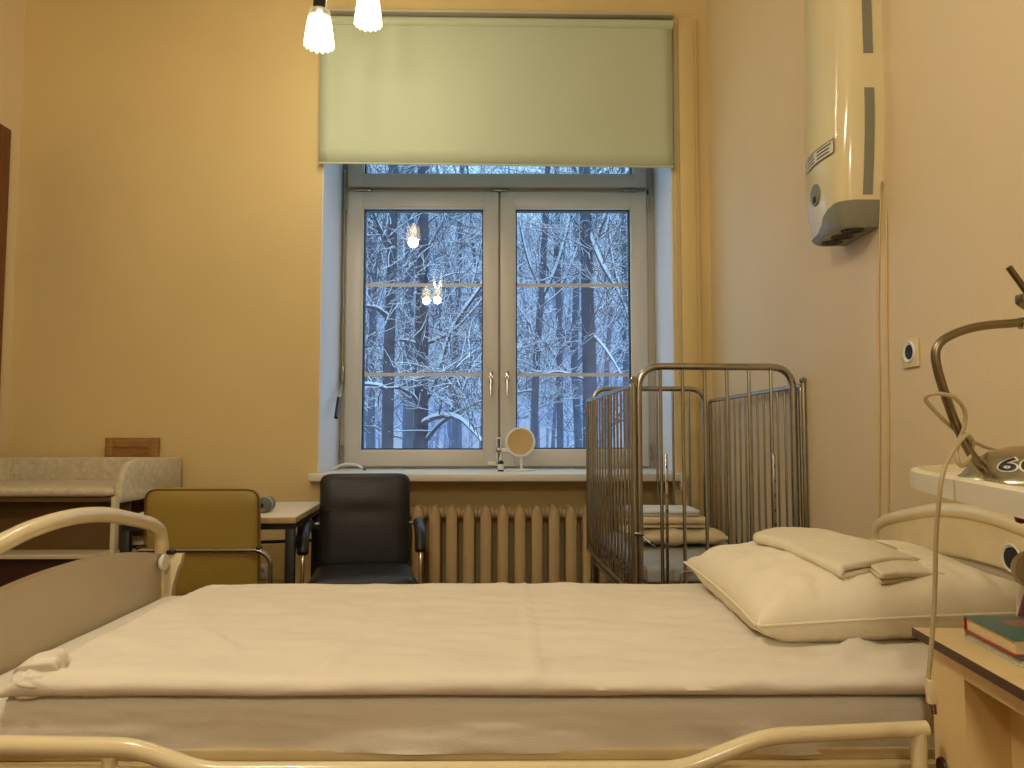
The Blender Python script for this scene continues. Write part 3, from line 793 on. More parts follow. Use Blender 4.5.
g = MB(); g.box(.728, .76, 1.07, 1.09, 1.286, 1.300, .003)
for v in g.bm.verts: v.co.z -= (v.co.x-.728)*.7
part(LP, 'hook', g, 'neck')
cordpx = [(1000, 452, 1.19), (978, 444, 1.14), (955, 430, 1.10), (933, 409, 1.075), (925.5, 398, 1.07), (936, 393.5, 1.06), (955, 398, 1.06), (965, 412, 1.07), (964, 427, 1.075), (958.5, 442, 1.07), (956.5, 455, 1.06), (961, 466, 1.06), (969, 460, 1.08), (973, 443, 1.08), (967, 435, 1.05), (958, 444, 1.01), (948, 460, .985), (942, 478, .975), (938.5, 505, .975), (936, 540, .98), (934.5, 600, .985), (931, 650, .985), (928, 682, .985)]
CRD = thing('lamp_cord', 'translucent lamp cord looped round the gooseneck and dangling down the cabinet', 'cord', at(928, 700, .985))
g = MB(); g.tube(catmull([at(*q) for q in cordpx], 6), .0028, 8); part(CRD, 'cord', g, 'clear', 60)
x_, y_, z_ = at(929.5, 692, .985)
g = MB(); g.prism([(x_-.005, z_+.016), (x_+.003, z_+.016), (x_+.009, z_-.008), (x_+.008, z_-.014), (x_-.002, z_-.014)], y_-.006, y_+.006, 'Y', .0025); pl = part(CRD, 'plug', g, 'ivory')
g = MB(); g.tube([(x_+.0005, y_, z_-.012), (x_+.003, y_, z_-.027)], .0018, 8); g.tube([(x_+.006, y_, z_-.012), (x_+.007, y_, z_-.027)], .0018, 8); part(pl, 'pin', g, 'steel')

# ------------------------------------------------------------------ crib (local: x across, y along, near end at y=0)
CR = thing('crib', 'tall chrome barred hospital crib between window sill and right wall', 'crib', (.845, 3.1, 0), math.radians(2.6), local=True)
HW, LN = .318, 1.19
def endframe(y, ztop, name, bars):
    t = MB(); t.tube(fillet([(-HW, y, .10), (-HW, y, ztop), (HW, y, ztop), (HW, y, .10)], .095, 8), .0145, 14)
    E_ = part(CR, name, t, 'steel', 60)
    t = MB(); t.tube([(-HW, y, .43), (HW, y, .43)], .010, 10); part(E_, 'lower_rail', t, 'steel')
    for i in range(1, bars+1):
        x = -HW+2*HW*i/(bars+1)
        t = MB(); t.tube([(x, y, .43), (x, y, ztop-.005)], .0072, 8); part(E_, 'bar', t, 'steel')
    for sx in (-1, 1):
        c = MB(); c.lathe([(0, -.013), (.04, -.013), (.045, -.006), (.045, .006), (.04, .013), (0, .013)], (sx*HW, y, .045), 18, 'X', caps=False); c.box(sx*HW-.012, sx*HW+.012, y-.012, y+.012, .05, .105, .003)
        part(E_, 'castor', c, 'plastic_black')
    return E_
E1 = endframe(0, 1.372, 'end_frame', 6); E2 = endframe(LN, 1.352, 'end_frame', 6)
for x in (-.210, .228):
    s = MB(); s.box(x-.006, x+.006, -.016, -.010, .44, 1.02, .002)
    st = part(CR, 'adjuster_strip', s, 'steel')
    for k in range(9): part(st, 'slot', MB().box(x-.0025, x+.0025, -.0175, -.0155, .50+k*.058, .512+k*.058), 'ink')
for sx, nm in ((-1, 'side_rail'), (1, 'side_rail')):
    X = sx*(HW+(.030 if sx > 0 else .025))
    t = MB(); t.tube(fillet([(X, -.005, .46), (X, -.005, 1.295), (X, LN, 1.285), (X, LN, .46)], .02, 4), .0105, 12); t.tube([(X, 0, .465), (X, LN, .465)], .0095, 10)
    S_ = part(CR, nm, t, 'steel', 60)
    nb_ = 14
    for i in range(1, nb_+1):
        y = LN*i/(nb_+1); t = MB(); t.tube([(X, y, .465), (X, y, 1.288)], .0054, 8); part(S_, 'bar', t, 'steel')
    t = MB(); t.tube([(X+sx*.0, -.028, .30), (X, -.028, 1.305)], .0085, 10); t.lathe([(0, 1.305), (.013, 1.307), (.015, 1.318), (.008, 1.328), (0, 1.33)], (X, -.028, 0), 12, caps=False)
    part(S_, 'guide_rod', t, 'steel')
    t = MB(); t.box(min(X, X-sx*.03)-.004, max(X, X-sx*.03)+.004, -.04, -.016, .70, .715, .003); t.tube([(X-sx*.03, -.03, .70), (X-sx*.055, -.05, .675)], .006, 8)
    L_ = part(CR, 'latch', t, 'steel')
    t = MB(); t.tube([(X-sx*.055, -.05, .675), (X-sx*.072, -.06, .660)], .009, 8); part(L_, 'latch_tip', t, 'plastic_black')
t = MB()
for sx in (-1, 1): t.tube([(sx*(HW-.01), 0, .40), (sx*(HW-.01), LN, .40)], .011, 10); t.tube([(sx*(HW+.02), 0, .36), (sx*(HW+.02), LN, .30)], .006, 8)
for i in range(9): t.tube([(-HW+.01, .06+i*.128, .495), (HW-.01, .06+i*.128, .495)], .005, 6)
for sx in (-1, 1): t.tube([(sx*(HW-.03), .02, .495), (sx*(HW-.03), LN-.02, .495)], .008, 8); 
for y in (.02, LN-.02):
    t.tube([(-HW+.02, y, .495), (HW-.02, y, .495)], .008, 8)
    for sx in (-1, 1): t.tube([(sx*(HW-.03), y, .495), (sx*(HW-.012), y*.98, .40)], .007, 8)
t.tube(fillet([(-.16, -.012, .44), (-.16, -.012, .555), (.05, -.012, .555), (.05, -.012, .44)], .02), .0035, 8)
part(CR, 'base_grid', t, 'steel', 60)
# crib bedding, world coordinates
crm = Matrix.Translation((.845, 3.1, 0)) @ Matrix.Rotation(math.radians(2.6), 4, 'Z')
m_ = MB(); m_.box(-.285, .285, .03, LN-.03, .504, .566, .012, 3)
for v in m_.bm.verts: v.co = crm @ v.co
single('crib_mattress', m_, 'mattgrey', 'thin grey oilcloth mattress lying in the barred crib', 'mattress', tuple(crm @ Vector((0, LN/2, .504))))
pm = pillow_mb(.815, 3.83, .613, .46, .44, .085, ERot(0, .0, .05), 9.0, .08)
for v in pm.bm.verts: v.co.z = max(v.co.z, .5675)
single('crib_pillow', pm, 'creamcloth', 'flat cream pillow in the crib under two folded cloths', 'pillow', (.815, 3.83, .567), smooth=80)
def q(cx, cy, lx, ly, rz):
    c, s = math.cos(rz), math.sin(rz); return [(cx+x*c-y*s, cy+x*s+y*c) for x, y in ((-lx/2, -ly/2), (lx/2, -ly/2), (lx/2, ly/2), (-lx/2, ly/2))]
m_ = folded(q(.775, 3.82, .33, .30, .03), .664, 3, .018, .01, seed=11, wob=.002)
o = single('folded_blanket', m_, 'creamcloth', 'cream blanket folded on the crib pillow below the white sheet', 'blanket', (.775, 3.82, .656), smooth=80)
md = o.modifiers.new('thick', 'SOLIDIFY'); md.thickness = .013; md.offset = 0
m_ = folded(q(.76, 3.83, .32, .27, .0), .714, 3, .010, .008, seed=15, wob=.0015)
o = single('folded_sheet', m_, 'whitecloth', 'white sheet folded on top of the cloth pile in the crib', 'sheet', (.76, 3.83, .708), smooth=80)
md = o.modifiers.new('thick', 'SOLIDIFY'); md.thickness = .007; md.offset = 0

# ------------------------------------------------------------------ table
TB = thing('table', 'white topped table with black metal legs behind the olive chair', 'table', (-1.305, 3.68, 0), math.radians(5), local=True)
tw, td = .735, .76
top = MB(); top.box(-tw/2, tw/2, -td/2, td/2, .741, .745, .0015); part(TB, 'table_top', top, 'tabletop')
top = MB(); top.box(-tw/2, tw/2, -td/2, td/2, .718, .741, .001); part(TB, 'edge_band', top, 'tableedge')
a = MB()
a.box(-tw/2+.03, tw/2-.03, -td/2+.02, -td/2+.04, .69, .718); a.box(-tw/2+.03, tw/2-.03, td/2-.04, td/2-.02, .69, .718); a.box(-tw/2+.01, -tw/2+.03, -td/2+.02, td/2-.02, .69, .718); a.box(tw/2-.03, tw/2-.01, -td/2+.02, td/2-.02, .69, .718)
part(TB, 'apron', a, 'blackmetal')
for sx in (-1, 1):
    for sy in (-1, 1):
        x, y = sx*(tw/2-.027), sy*(td/2-.035)
        part(TB, 'leg', MB().box(x-.02, x+.02, y-.02, y+.02, 0, .692, .003), 'blackmetal')
a = MB(); a.tube([(-tw/2+.03, -td/2+.05, .62), (tw/2-.03, td/2-.05, .55)], .008, 8); a.tube([(tw/2-.10, td/2-.03, .69), (tw/2-.20, td/2-.03, .10)], .007, 8)
part(TB, 'brace', a, 'blackmetal')
RL = thing('cloth_roll', 'small grey rolled cloth lying on the white table top', 'roll', (-1.105, 3.545, .745))
g = MB(); g.lathe([(0, -.055), (.012, -.055), (.014, -.05), (.030, -.055), (.034, -.05), (.0345, .05), (.030, .055), (0, .055)], (-1.105, 3.545, .7795), 24, 'Y', caps=False); part(RL, 'roll', g, 'greyfabric', 50)
g = MB(); g.lathe([(0, -.056), (.011, -.056), (.012, -.052)], (-1.105, 3.545, .7795), 16, 'Y', caps=False); part(RL, 'hollow_core', g, 'plastic_black')
g = MB(); g.lathe([(.0352, -.012), (.036, -.01), (.036, .01), (.0352, .012)], (-1.105, 3.545, .7795), 24, 'Y', caps=False)
for v in g.bm.verts: v.co.z = max(v.co.z, .7452)
part(RL, 'strap', g, 'mattgrey')

# ------------------------------------------------------------------ chairs
def cushion(x0, x1, y0, y1, z0, z1, bev, bulge=(0, 0, 0), cuts=10):
    m = MB(); m.box(x0, x1, y0, y1, z0, z1)
    bmesh.ops.subdivide_edges(m.bm, edges=m.bm.edges, cuts=cuts, use_grid_fill=True)
    c = Vector(((x0+x1)/2, (y0+y1)/2, (z0+z1)/2)); h = Vector(((x1-x0)/2, (y1-y0)/2, (z1-z0)/2))
    for v in m.bm.verts:
        d = v.co-c; inner = Vector([max(-(h[i]-bev[i]), min(h[i]-bev[i], d[i])) for i in range(3)])
        o_ = Vector([(d[i]-inner[i])/bev[i] if bev[i] else 0 for i in range(3)])
        L = o_.length
        if L > 1: o_ /= L
        elif L > 0 and max(abs(k) for k in o_) > .999: pass
        v.co = c+inner+Vector([o_[i]*bev[i] for i in range(3)])
        t = [d[i]/h[i] for i in range(3)]
        for i in range(3):
            j, k = [(1, 2), (0, 2), (0, 1)][i]
            v.co[i] += bulge[i]*(1 if t[i] > 0 else -1)*abs(t[i])*(1-t[j]**2)*(1-t[k]**2)
    return m
# olive chair, seen from behind
OC = thing('olive_chair', 'olive leatherette chair with chrome back bar, turned toward the white table', 'chair', (-1.184, 3.22, 0), 0)
cx = -1.184
bk = cushion(cx-.222, cx+.222, 3.00, 3.055, .45, .892, (.05, .027, .05), (0, .01, 0), 12)
for v in bk.bm.verts: v.co.y += .05*((.9-v.co.z)/.45)*.6
B_ = part(OC, 'backrest', bk, 'olive', 70)
sm = MB()
zz = [(cx-.212, .885), (cx+.212, .885)]
sm.tube(fillet([(cx-.2215, 3.03, .50), (cx-.219, 3.012, .884), (cx+.219, 3.012, .884), (cx+.2215, 3.03, .50)], .045, 6), .0032, 6)
part(B_, 'piping', sm, 'oliveseam')
st = cushion(cx-.225, cx+.225, 3.06, 3.50, .40, .455, (.04, .04, .025), (0, 0, .012), 10)
part(OC, 'seat', st, 'olive', 70)
fr = MB()
fr.tube(fillet([(cx-.275, 3.44, .012), (cx-.275, 3.02, .012), (cx-.275, 3.0, .62), (cx-.235, 2.992, .655), (cx+.235, 2.992, .655), (cx+.275, 3.0, .62), (cx+.275, 3.02, .012), (cx+.275, 3.44, .012)], [.05, .03, .02, .02, .03, .05], 6), .0085, 12)
part(OC, 'rear_frame', fr, 'steel', 60)
for sx in (-1, 1):
    l = MB(); l.tube(fillet([(cx+sx*.275, 3.44, .012), (cx+sx*.275, 3.50, .012), (cx+sx*.24, 3.46, .39)], .03, 5), .0085, 10); part(OC, 'leg', l, 'chrome', 60)
    l = MB(); l.tube([(cx+sx*.275, 3.018, .40), (cx+sx*.24, 3.46, .385)], .0085, 10); part(OC, 'seat_support', l, 'chrome', 60)
    part(OC, 'clamp', MB().box(cx+sx*.229-.008, cx+sx*.229+.008, 2.985, 3.02, .645, .668, .003), 'plastic_black')

# black armchair, facing the viewer
BC = thing('black_armchair', 'black leatherette armchair with chrome arms facing the bed below the window', 'chair', (-.685, 3.72, 0), math.radians(9), local=True)
bk = cushion(-.222, .222, .15, .205, .415, .90, (.05, .03, .05), (0, .012, 0), 14)
for v in bk.bm.verts:
    k = (v.co.z-.42)/.48; v.co.y += .045*k
    if v.co.y < .20+.045*k:
        v.co.y += .020*math.exp(-((v.co.z-.722)/.014)**2)*math.exp(-(v.co.x/.13)**2) - .008*math.exp(-((v.co.z-.765)/.05)**2)*math.exp(-(v.co.x/.17)**2)
B_ = part(BC, 'backrest', bk, 'black', 70)
sm = MB(); sm.tube([(-.2, .174, .722), (.2, .174, .722)], .0028, 6); sm.tube(fillet([(-.2215, .185, .46), (-.2215, .225, .894), (.2215, .225, .894), (.2215, .185, .46)], .045, 6), .003, 6); part(B_, 'seam', sm, 'black')
st = cushion(-.238, .238, -.25, .19, .39, .455, (.05, .05, .032), (0, 0, .012), 12)
part(BC, 'seat', st, 'black', 70)
for sx in (-1, 1):
    x = sx*.262
    l = MB(); path = fillet([(sx*.225, .20, .650), (x, .18, .65), (x, -.06, .65), (x, -.16, .628), (x, -.20, .55), (x, -.215, .42), (x, -.235, .012), (x, .22, .012)], [.03, .1, .06, .06, .1, .06], 6)
    l.tube(path, .0095, 12); A_ = part(BC, 'arm_tube', l, 'chrome', 60)
    l = MB(); pp = catmull([(x, .12, .662), (x, -.04, .662), (x, -.135, .648), (x, -.178, .612), (x, -.200, .56)], 6)
    l.tube(pp, .02, 12, rs=[.017]+[.026]*(len(pp)-2)+[.018]); part(A_, 'arm_pad', l, 'black', 60)
    l = MB(); l.tube([(x, .15, .012), (x*.9, .17, .41)], .0095, 10); part(BC, 'leg', l, 'chrome')
    l = MB(); l.tube([(x*.9, .17, .405), (x, -.215, .40)], .0095, 10); part(BC, 'seat_support', l, 'chrome')

# ------------------------------------------------------------------ changing table in the left corner
CT = thing('changing_table', 'changing table with mottled grey-beige padding in the far left corner', 'changing table', (-2.36, 4.1, 0))
xl, xr = -2.835, -1.862
pad = cushion(xl+.03, xr-.035, 3.73, 4.40, .795, .842, (.02, .03, .023), (0, 0, .006), 14); part(CT, 'pad', pad, 'felt', 70)
part(CT, 'back_bolster', MB().box(xl+.02, xr-.02, 4.40, 4.445, .78, .968, .015, 3), 'felt')
for x0, x1 in ((xl, xl+.045), (xr-.04, xr-.004)):
    poly = [(4.45, .968)]
    for k in range(9):
        a = PI/2*k/8; poly.append((3.90-.14*math.sin(a), .968-.14*(1-math.cos(a)) ))
    poly += [(3.752, .765), (4.45, .762)]
    s = MB(); s.prism(poly, x0, x1, 'X', .012, 3); part(CT, 'side_bolster', s, 'felt', 50)
for x0, x1 in ((xl-.004, xl+.018), (xr-.030, xr-.008)):
    s = MB(); s.box(x0, x1, 3.715, 3.755, .0, .80, .002); s.box(x0, x1, 3.755, 4.44, .18, .3, .002); s.box(x0, x1, 4.40, 4.44, 0, .80, .002)
    part(CT, 'side_frame', s, 'whiteboard')
part(CT, 'deck', MB().box(xl+.02, xr-.03, 3.76, 4.44, .772, .795, .001), 'inner')
part(CT, 'back_panel', MB().box(xl+.02, xr-.03, 3.90, 3.915, .50, .772, .001), 'inner')
part(CT, 'shelf', MB().box(xl+.02, xr-.03, 3.735, 4.43, .503, .523, .002), 'whiteboard')
part(CT, 'lower_front', MB().box(xl+.02, xr-.03, 3.80, 3.82, .06, .503, .002), 'darkboard')

# wooden framed panel standing behind the changing table
WP = thing('wooden_panel', 'brown wooden framed panel leaning on the wall behind the changing table', 'panel', (-2.166, 4.475, 0))
x0, x1 = -2.318, -2.013
for a, b in ((x0, x0+.046), (x1-.058, x1)): part(WP, 'stile', MB().box(a, b, 4.458, 4.488, 0, 1.078, .003), 'wood')
part(WP, 'rail', MB().box(x0+.046, x1-.058, 4.460, 4.486, 1.025, 1.078, .003), 'woodh')
part(WP, 'rail', MB().box(x0+.046, x1-.058, 4.460, 4.486, 0, .06, .003), 'woodh')
part(WP, 'inset', MB().box(x0+.046, x1-.058, 4.470, 4.482, .06, 1.025), 'wood')

# ------------------------------------------------------------------ air steriliser on the right wall
UV = thing('air_steriliser', 'tall cream wall-mounted air steriliser with grey vented underside', 'appliance', (XR, 2.56, 1.77))
yn, yf, xf = 2.385, 2.715, 1.074       # near side, far side, front face
def plan(inset=0):
    pts = [(XR, yf-.01+0)]
    pts += [(xf+.05, yf-inset)]
    for k in range(7):
        a = PI/2*k/6; pts.append((xf+.045-.045*math.sin(a)+inset, yf-.045+.045*math.cos(a)-inset))
    for k in range(1, 6): 
        t = k/6; pts.append((xf+inset-.012*math.sin(PI*t), yf-.045+(yn+.06-yf+.045)*t))
    for k in range(7):
        a = PI/2*k/6; pts.append((xf+.06-.06*math.cos(a)+inset, yn+.06-.06*math.sin(a)+inset))
    pts += [(xf+.10, yn+inset), (XR, yn)]
    return pts
pl_ = plan(); ztop = 2.95
def zcover(p):      # lower edge of the cream cover: low at the far front corner, stepping up at the near side
    t = (yf-p[1])/(yf-yn)
    s = max(0, min(1, (t-.25)/.6)); s = s*s*(3-2*s)
    return 1.790+.062*s
def near(p, z):      # the near flank slopes back toward the wall's far end at the bottom
    t = max(0, min(1, (2.15-z)/.36))
    return .045*t**1.4*max(0, (yf-p[1])/(yf-yn))**2
def bulge(z):
    return -.012*math.sin(max(0, min(1, (z-1.78)/.5))*PI)+(.010 if z < 1.82 else 0)
c = MB(); zl = [0, .06, .12, .2, .3, .45, .6, .8, 1]
rings = []
for k in zl:
    ring = []
    for p in pl_:
        z0 = zcover(p); z = z0+(ztop-z0)*k
        fx = 1 if p[0] < xf+.05 else 0
        ring.append(c.bm.verts.new(Vector((p[0]+fx*bulge(z), p[1]+near(p, z), z))))
    rings.append(ring)
n = len(pl_)
for a in range(len(rings)-1):
    for i in range(n): c.bm.faces.new((rings[a][i], rings[a][(i+1) % n], rings[a+1][(i+1) % n], rings[a+1][i]))
c.bm.faces.new(rings[0][::-1]); c.bm.faces.new(rings[-1])
cov = part(UV, 'cover', c, 'unit', 40)
c = MB(); lo = []; hi = []; lo2 = []
for p in pl_:
    fx = 1 if p[0] < xf+.05 else 0
    hi.append(c.bm.verts.new(Vector((p[0]+fx*bulge(zcover(p)), p[1]+near(p, zcover(p)), zcover(p)-.0005))))
    lo2.append(c.bm.verts.new(Vector((p[0]+fx*.004, p[1]+near(p, 1.784), 1.784))))
    lo.append(c.bm.verts.new(Vector((p[0]+fx*.018, p[1]+near(p, 1.768)+(.012 if p[1] < yn+.03 else (-.012 if p[1] > yf-.03 else 0)), 1.768))))
for i in range(n):
    c.bm.faces.new((lo2[i], lo2[(i+1) % n], hi[(i+1) % n], hi[i])); c.bm.faces.new((lo[i], lo[(i+1) % n], lo2[(i+1) % n], lo2[i]))
c.bm.faces.new(lo[::-1]); c.bm.faces.new(hi)
bs = part(UV, 'vented_base', c, 'unitgrey', 40)
for y in (2.485, 2.565, 2.645):
    g = MB()
    for r0, r1 in ((.0, .010), (.015, .023), (.028, .036)):
        g.lathe([(r0, 0), (r0, -.003), (r1, -.003), (r1, 0)], (1.137, y, 1.7685), 24, caps=False)
    part(bs, 'fan_grille', g, 'unitdark')
for z0, z1 in ((1.868, 2.205), (2.32, 2.9)):
    g = MB(); g.grid(2, 24, lambda u, v: (1.142+.03*u, yn-.003+near((0, yn+.0), z0+(z1-z0)*v), z0+(z1-z0)*v))
    r_ = bmesh.ops.extrude_face_region(g.bm, geom=list(g.bm.faces))
    for v in [q_ for q_ in r_['geom'] if isinstance(q_, bmesh.types.BMVert)]: v.co.y += .012
    part(UV, 'side_strip', g, 'unitgrey')
g = MB(); g.lathe([(0, -.008), (.036, -.008), (.040, 0)], (xf-.0165, 2.572, 1.915), 28, 'X', caps=False); lk = part(UV, 'lock_plate', g, 'unitgrey')
g = MB(); g.box(xf-.0275, xf-.0235, 2.562, 2.582, 1.888, 1.908, .001); part(lk, 'keyhole', g, 'ink')
# small printed notice, slanting on the front
g = MB(); sy, sz = 2.605, 1.953
def stick(u, v, d): 
    y = 2.648-.215*u; z = 2.013+.047*v
    t = (yf-.045-y)/(yf-.105-yn); return (xf-.012*math.sin(PI*max(0, min(1, t)))+bulge(z)-d-.0022, y, z)
g.grid(14, 4, lambda u, v: stick(u, v, 0)); sk = part(UV, 'notice', g, 'sticker', 60)
g = MB()
random.seed(3)
for row in range(3):
    for (a, b) in ((.06, .44), (.50, .92)):
        b2 = b-random.random()*.1; v0 = .22+row*.25
        g.grid(8, 2, lambda u, v: stick(a+(b2-a)*u, v0+.10*v, .0008))
for (a0, a1, b0, b1) in ((0, 1, 0, .06), (0, 1, .94, 1), (0, .015, 0, 1), (.985, 1, 0, 1)):
    g.grid(14, 2, lambda u, v: stick(a0+(a1-a0)*u, b0+(b1-b0)*v, .0008))
part(sk, 'printed_lines', g, 'ink', 0)
# cables down the right wall
for y0, y1, z0, lab in ((2.44, 2.54, 1.90, 'cream cable running down the right wall left of its twin'), (2.39, 2.48, 1.80, 'cream cable running down the right wall nearer the socket')):
    g = MB(); X = XR-.004
    pts = [(X-.012 if z0 > 1.85 else X, y0-.06 if z0 > 1.85 else y0, z0), (X, y0-.02 if z0 > 1.85 else y0, z0-.05)] + [(X, y0+(y1-y0)*k/6+.004*math.sin(k*2.1), z0-.1-(z0-.2)*k/6) for k in range(1, 7)]
    g.tube(catmull(pts, 5), .0034, 8)
    single('wall_cable', g, 'cable', lab, 'cable', (X, y1, .1), smooth=60)
# sockets
SK = thing('wall_socket', 'ivory wall socket with one dark round hole on the right wall', 'socket', (XR, 2.268, 1.34))
part(SK, 'faceplate', MB().box(XR-.010, XR, 2.226, 2.311, 1.297, 1.381, .003), 'ivory')
g = MB(); g.lathe([(.021, 0), (.030, -.004), (.033, 0)], (XR-.010, 2.268, 1.343), 28, 'X', caps=False); part(SK, 'ring', g, 'white')
g = MB(); g.lathe([(.0, -.0006), (.022, -.0006)], (XR-.010, 2.268, 1.343), 28, 'X', caps=False); part(SK, 'hole', g, 'ink')
SK = thing('wall_socket', 'white wall socket low on the back wall under the table', 'socket', (-1.42, YB, .31))
part(SK, 'faceplate', MB().box(-1.46, -1.38, YB-.012, YB, .27, .35, .003), 'white')
g = MB(); g.lathe([(.0, 0), (.026, 0), (.028, -.001)], (-1.42, YB-.0122, .31), 20, 'Y', caps=False); part(SK, 'hole', g, 'greycover')

# ------------------------------------------------------------------ things on the sill
SZ = .873
MR = thing('table_mirror', 'round white framed table mirror standing on the window sill', 'mirror', (.086, 4.75, SZ))
g = MB(); g.lathe([(0, SZ), (.088, SZ), (.092, SZ+.004), (.09, SZ+.010), (.03, SZ+.014), (0, SZ+.014)], (.086, 4.75, 0), 32, caps=False, sx=1, sy=.6); part(MR, 'base', g, 'white')
part(MR, 'stem', MB().tube([(.088, 4.755, SZ+.01), (.088, 4.765, .985)], .008, 12), 'white')
Rm = Matrix.Translation((.083, 4.755, 1.051)) @ ERot(math.radians(-9), 0, math.radians(-10))
def tf(mb):
    for v in mb.bm.verts: v.co = Rm @ v.co
    return mb
g = MB(); g.lathe([(0, .012), (.084, .012), (.092, .006), (.093, -.004), (.088, -.010), (.081, -.010), (.080, -.006)], (0, 0, 0), 40, 'Y', caps=False); hd = part(MR, 'mirror_frame', tf(g), 'white')
g = MB(); g.lathe([(0, -.0065), (.081, -.0065)], (0, 0, 0), 40, 'Y', caps=False); part(hd, 'mirror_face', tf(g), 'mirrorglass')
DB = thing('dropper_bottle', 'small dark blue dropper bottle with white label on the sill', 'bottle', (-.038, 4.70, SZ))
g = MB(); g.lathe([(0, SZ), (.0175, SZ), (.019, SZ+.003), (.019, SZ+.055), (.010, SZ+.064), (.010, SZ+.070), (0, SZ+.07)], (-.038, 4.70, 0), 20, caps=False); part(DB, 'bottle_body', g, 'navy')
g = MB(); g.lathe([(.0193, SZ+.010), (.0193, SZ+.045)], (-.038, 4.70, 0), 20, caps=False); part(DB, 'paper_label', g, 'white')
g = MB(); g.lathe([(.0, SZ+.068), (.012, SZ+.068), (.012, SZ+.082), (.007, SZ+.085), (.006, SZ+.105), (0, SZ+.108)], (-.038, 4.70, 0), 16, caps=False); part(DB, 'dropper_cap', g, 'white')
ST = thing('white_strap', 'white bowed plastic strap lying at the left end of the sill', 'strap', (-1.0, 4.8, SZ))
g = MB(); g.tube(catmull([(-1.085, 4.80, SZ+.008), (-1.06, 4.79, SZ+.022), (-1.0, 4.78, SZ+.042), (-.93, 4.78, SZ+.036), (-.885, 4.78, SZ+.012)], 6), .007, 10); part(ST, 'strap', g, 'white', 60)
g = MB(); g.tube([(-.89, 4.78, SZ+.015), (-.872, 4.78, SZ+.009)], .009, 10); part(ST, 'buckle', g, 'greyfabric')

# ------------------------------------------------------------------ winter forest outside
GZ = -3.2
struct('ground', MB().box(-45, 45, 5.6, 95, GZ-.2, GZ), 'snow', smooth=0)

def tube_fast(V, Fc, pts, rs, seg):
    base = len(V); n = len(pts)
    for i in range(n):
        t = (pts[min(i+1, n-1)]-pts[max(i-1, 0)]).normalized()
        ref = Vector((0, 0, 1)) if abs(t.z) < .9 else Vector((1, 0, 0))
        a = t.cross(ref).normalized(); b = t.cross(a)
        for k in range(seg):
            an = 2*PI*k/seg; V.append(pts[i]+rs[i]*(math.cos(an)*a+math.sin(an)*b))
    for i in range(n-1):
        for k in range(seg):
            Fc.append((base+i*seg+k, base+i*seg+(k+1) % seg, base+(i+1)*seg+(k+1) % seg, base+(i+1)*seg+k))
def snow_strip(V, Fc, pts, rs, cover=.9):
    base = len(V); n = len(pts); prof = ((-1, -.1), (-.75, .7), (0, 1.25), (.75, .7), (1, -.1))
    for i in range(n):
        t = (pts[min(i+1, n-1)]-pts[max(i-1, 0)]); side = Vector((t.y, -t.x, 0))
        side = side.normalized() if side.length > 1e-6 else Vector((1, 0, 0))
        up = side.cross(t).normalized()
        if up.z < 0: up = -up
        r = rs[i]*cover+.0015
        for (s, h) in prof: V.append(pts[i]+side*s*r+up*(h*r*1.05+.25*rs[i]))
    for i in range(n-1):
        for k in range(4): Fc.append((base+i*5+k, base+i*5+k+1, base+(i+1)*5+k+1, base+(i+1)*5+k))
def grow(rng, bark, snow, p, d, length, r, lvl, maxl, up=.06, wig=.22, kids=(3, 6)):
    n = 7 if lvl == 0 else (6 if lvl == 1 else 4)
    pts = [p.copy()]; rs = [r]; q_ = p.copy(); dd = d.normalized()
    for i in range(n):
        w_ = wig*(.35 if lvl == 0 else 1)
        dd = (dd+Vector((rng.uniform(-w_, w_), rng.uniform(-w_, w_), rng.uniform(-w_, w_)+up*(1 if lvl else .2)))).normalized()
        q_ = q_+dd*length/n; pts.append(q_.copy()); rs.append(max(r*(1-.78*(i+1)/n), .004))
    tube_fast(*bark, pts, rs, 9 if lvl == 0 else (6 if lvl == 1 else 3))
    if lvl >= 1:
        for a, b in ((0, n),):
            horiz = math.sqrt(d.x**2+d.y**2)/max(1e-6, d.length)
            if horiz > .35 and rng.random() < (.95 if lvl == 1 else .55): snow_strip(*snow, pts, [k*(.9 if lvl == 1 else 1.05) for k in rs])
    if lvl < maxl:
        nk = rng.randint(*kids) + (22 if lvl == 0 else 2)
        for _ in range(nk):
            t = rng.uniform(.22 if lvl == 0 else .15, 1); i = min(int(t*n), n-1); f = t*n-i
            pp = pts[i].lerp(pts[i+1], f); az = rng.uniform(0, 2*PI)
            ax = (pts[i+1]-pts[i]).normalized(); ref = Vector((0, 0, 1)) if abs(ax.z) < .9 else Vector((1, 0, 0))
            a = ax.cross(ref).normalized(); b = ax.cross(a)
            sp = rng.uniform(.5, 1.15); nd = ax*math.cos(sp)+(a*math.cos(az)+b*math.sin(az))*math.sin(sp)
            if lvl >= 1: nd.z = abs(nd.z)*.6+nd.z*.4
            grow(rng, bark, snow, pp, nd, length*(rng.uniform(.12, .25) if lvl == 0 else rng.uniform(.3, .6)), max(rs[i]*rng.uniform(.3, .5), .006), lvl+1, maxl, up, wig)
def mk(name, VF, m):
    me = bpy.data.meshes.new(name); me.from_pydata([tuple(v) for v in VF[0]], [], VF[1]); me.materials.append(M[m])
    me.polygons.foreach_set('use_smooth', [True]*len(me.polygons)); me.update(); return me
def plant(me_b, me_s, loc, rz, sc, label, group=None, name='bare_tree'):
    root = thing(name, label, 'tree', loc, rz, group); root.scale = (sc,)*3
    for me, nm in ((me_b, 'trunk'), (me_s, 'snow')):
        o_ = bpy.data.objects.new(nm, me); C.objects.link(o_); o_.parent = root
    return root
protos = []
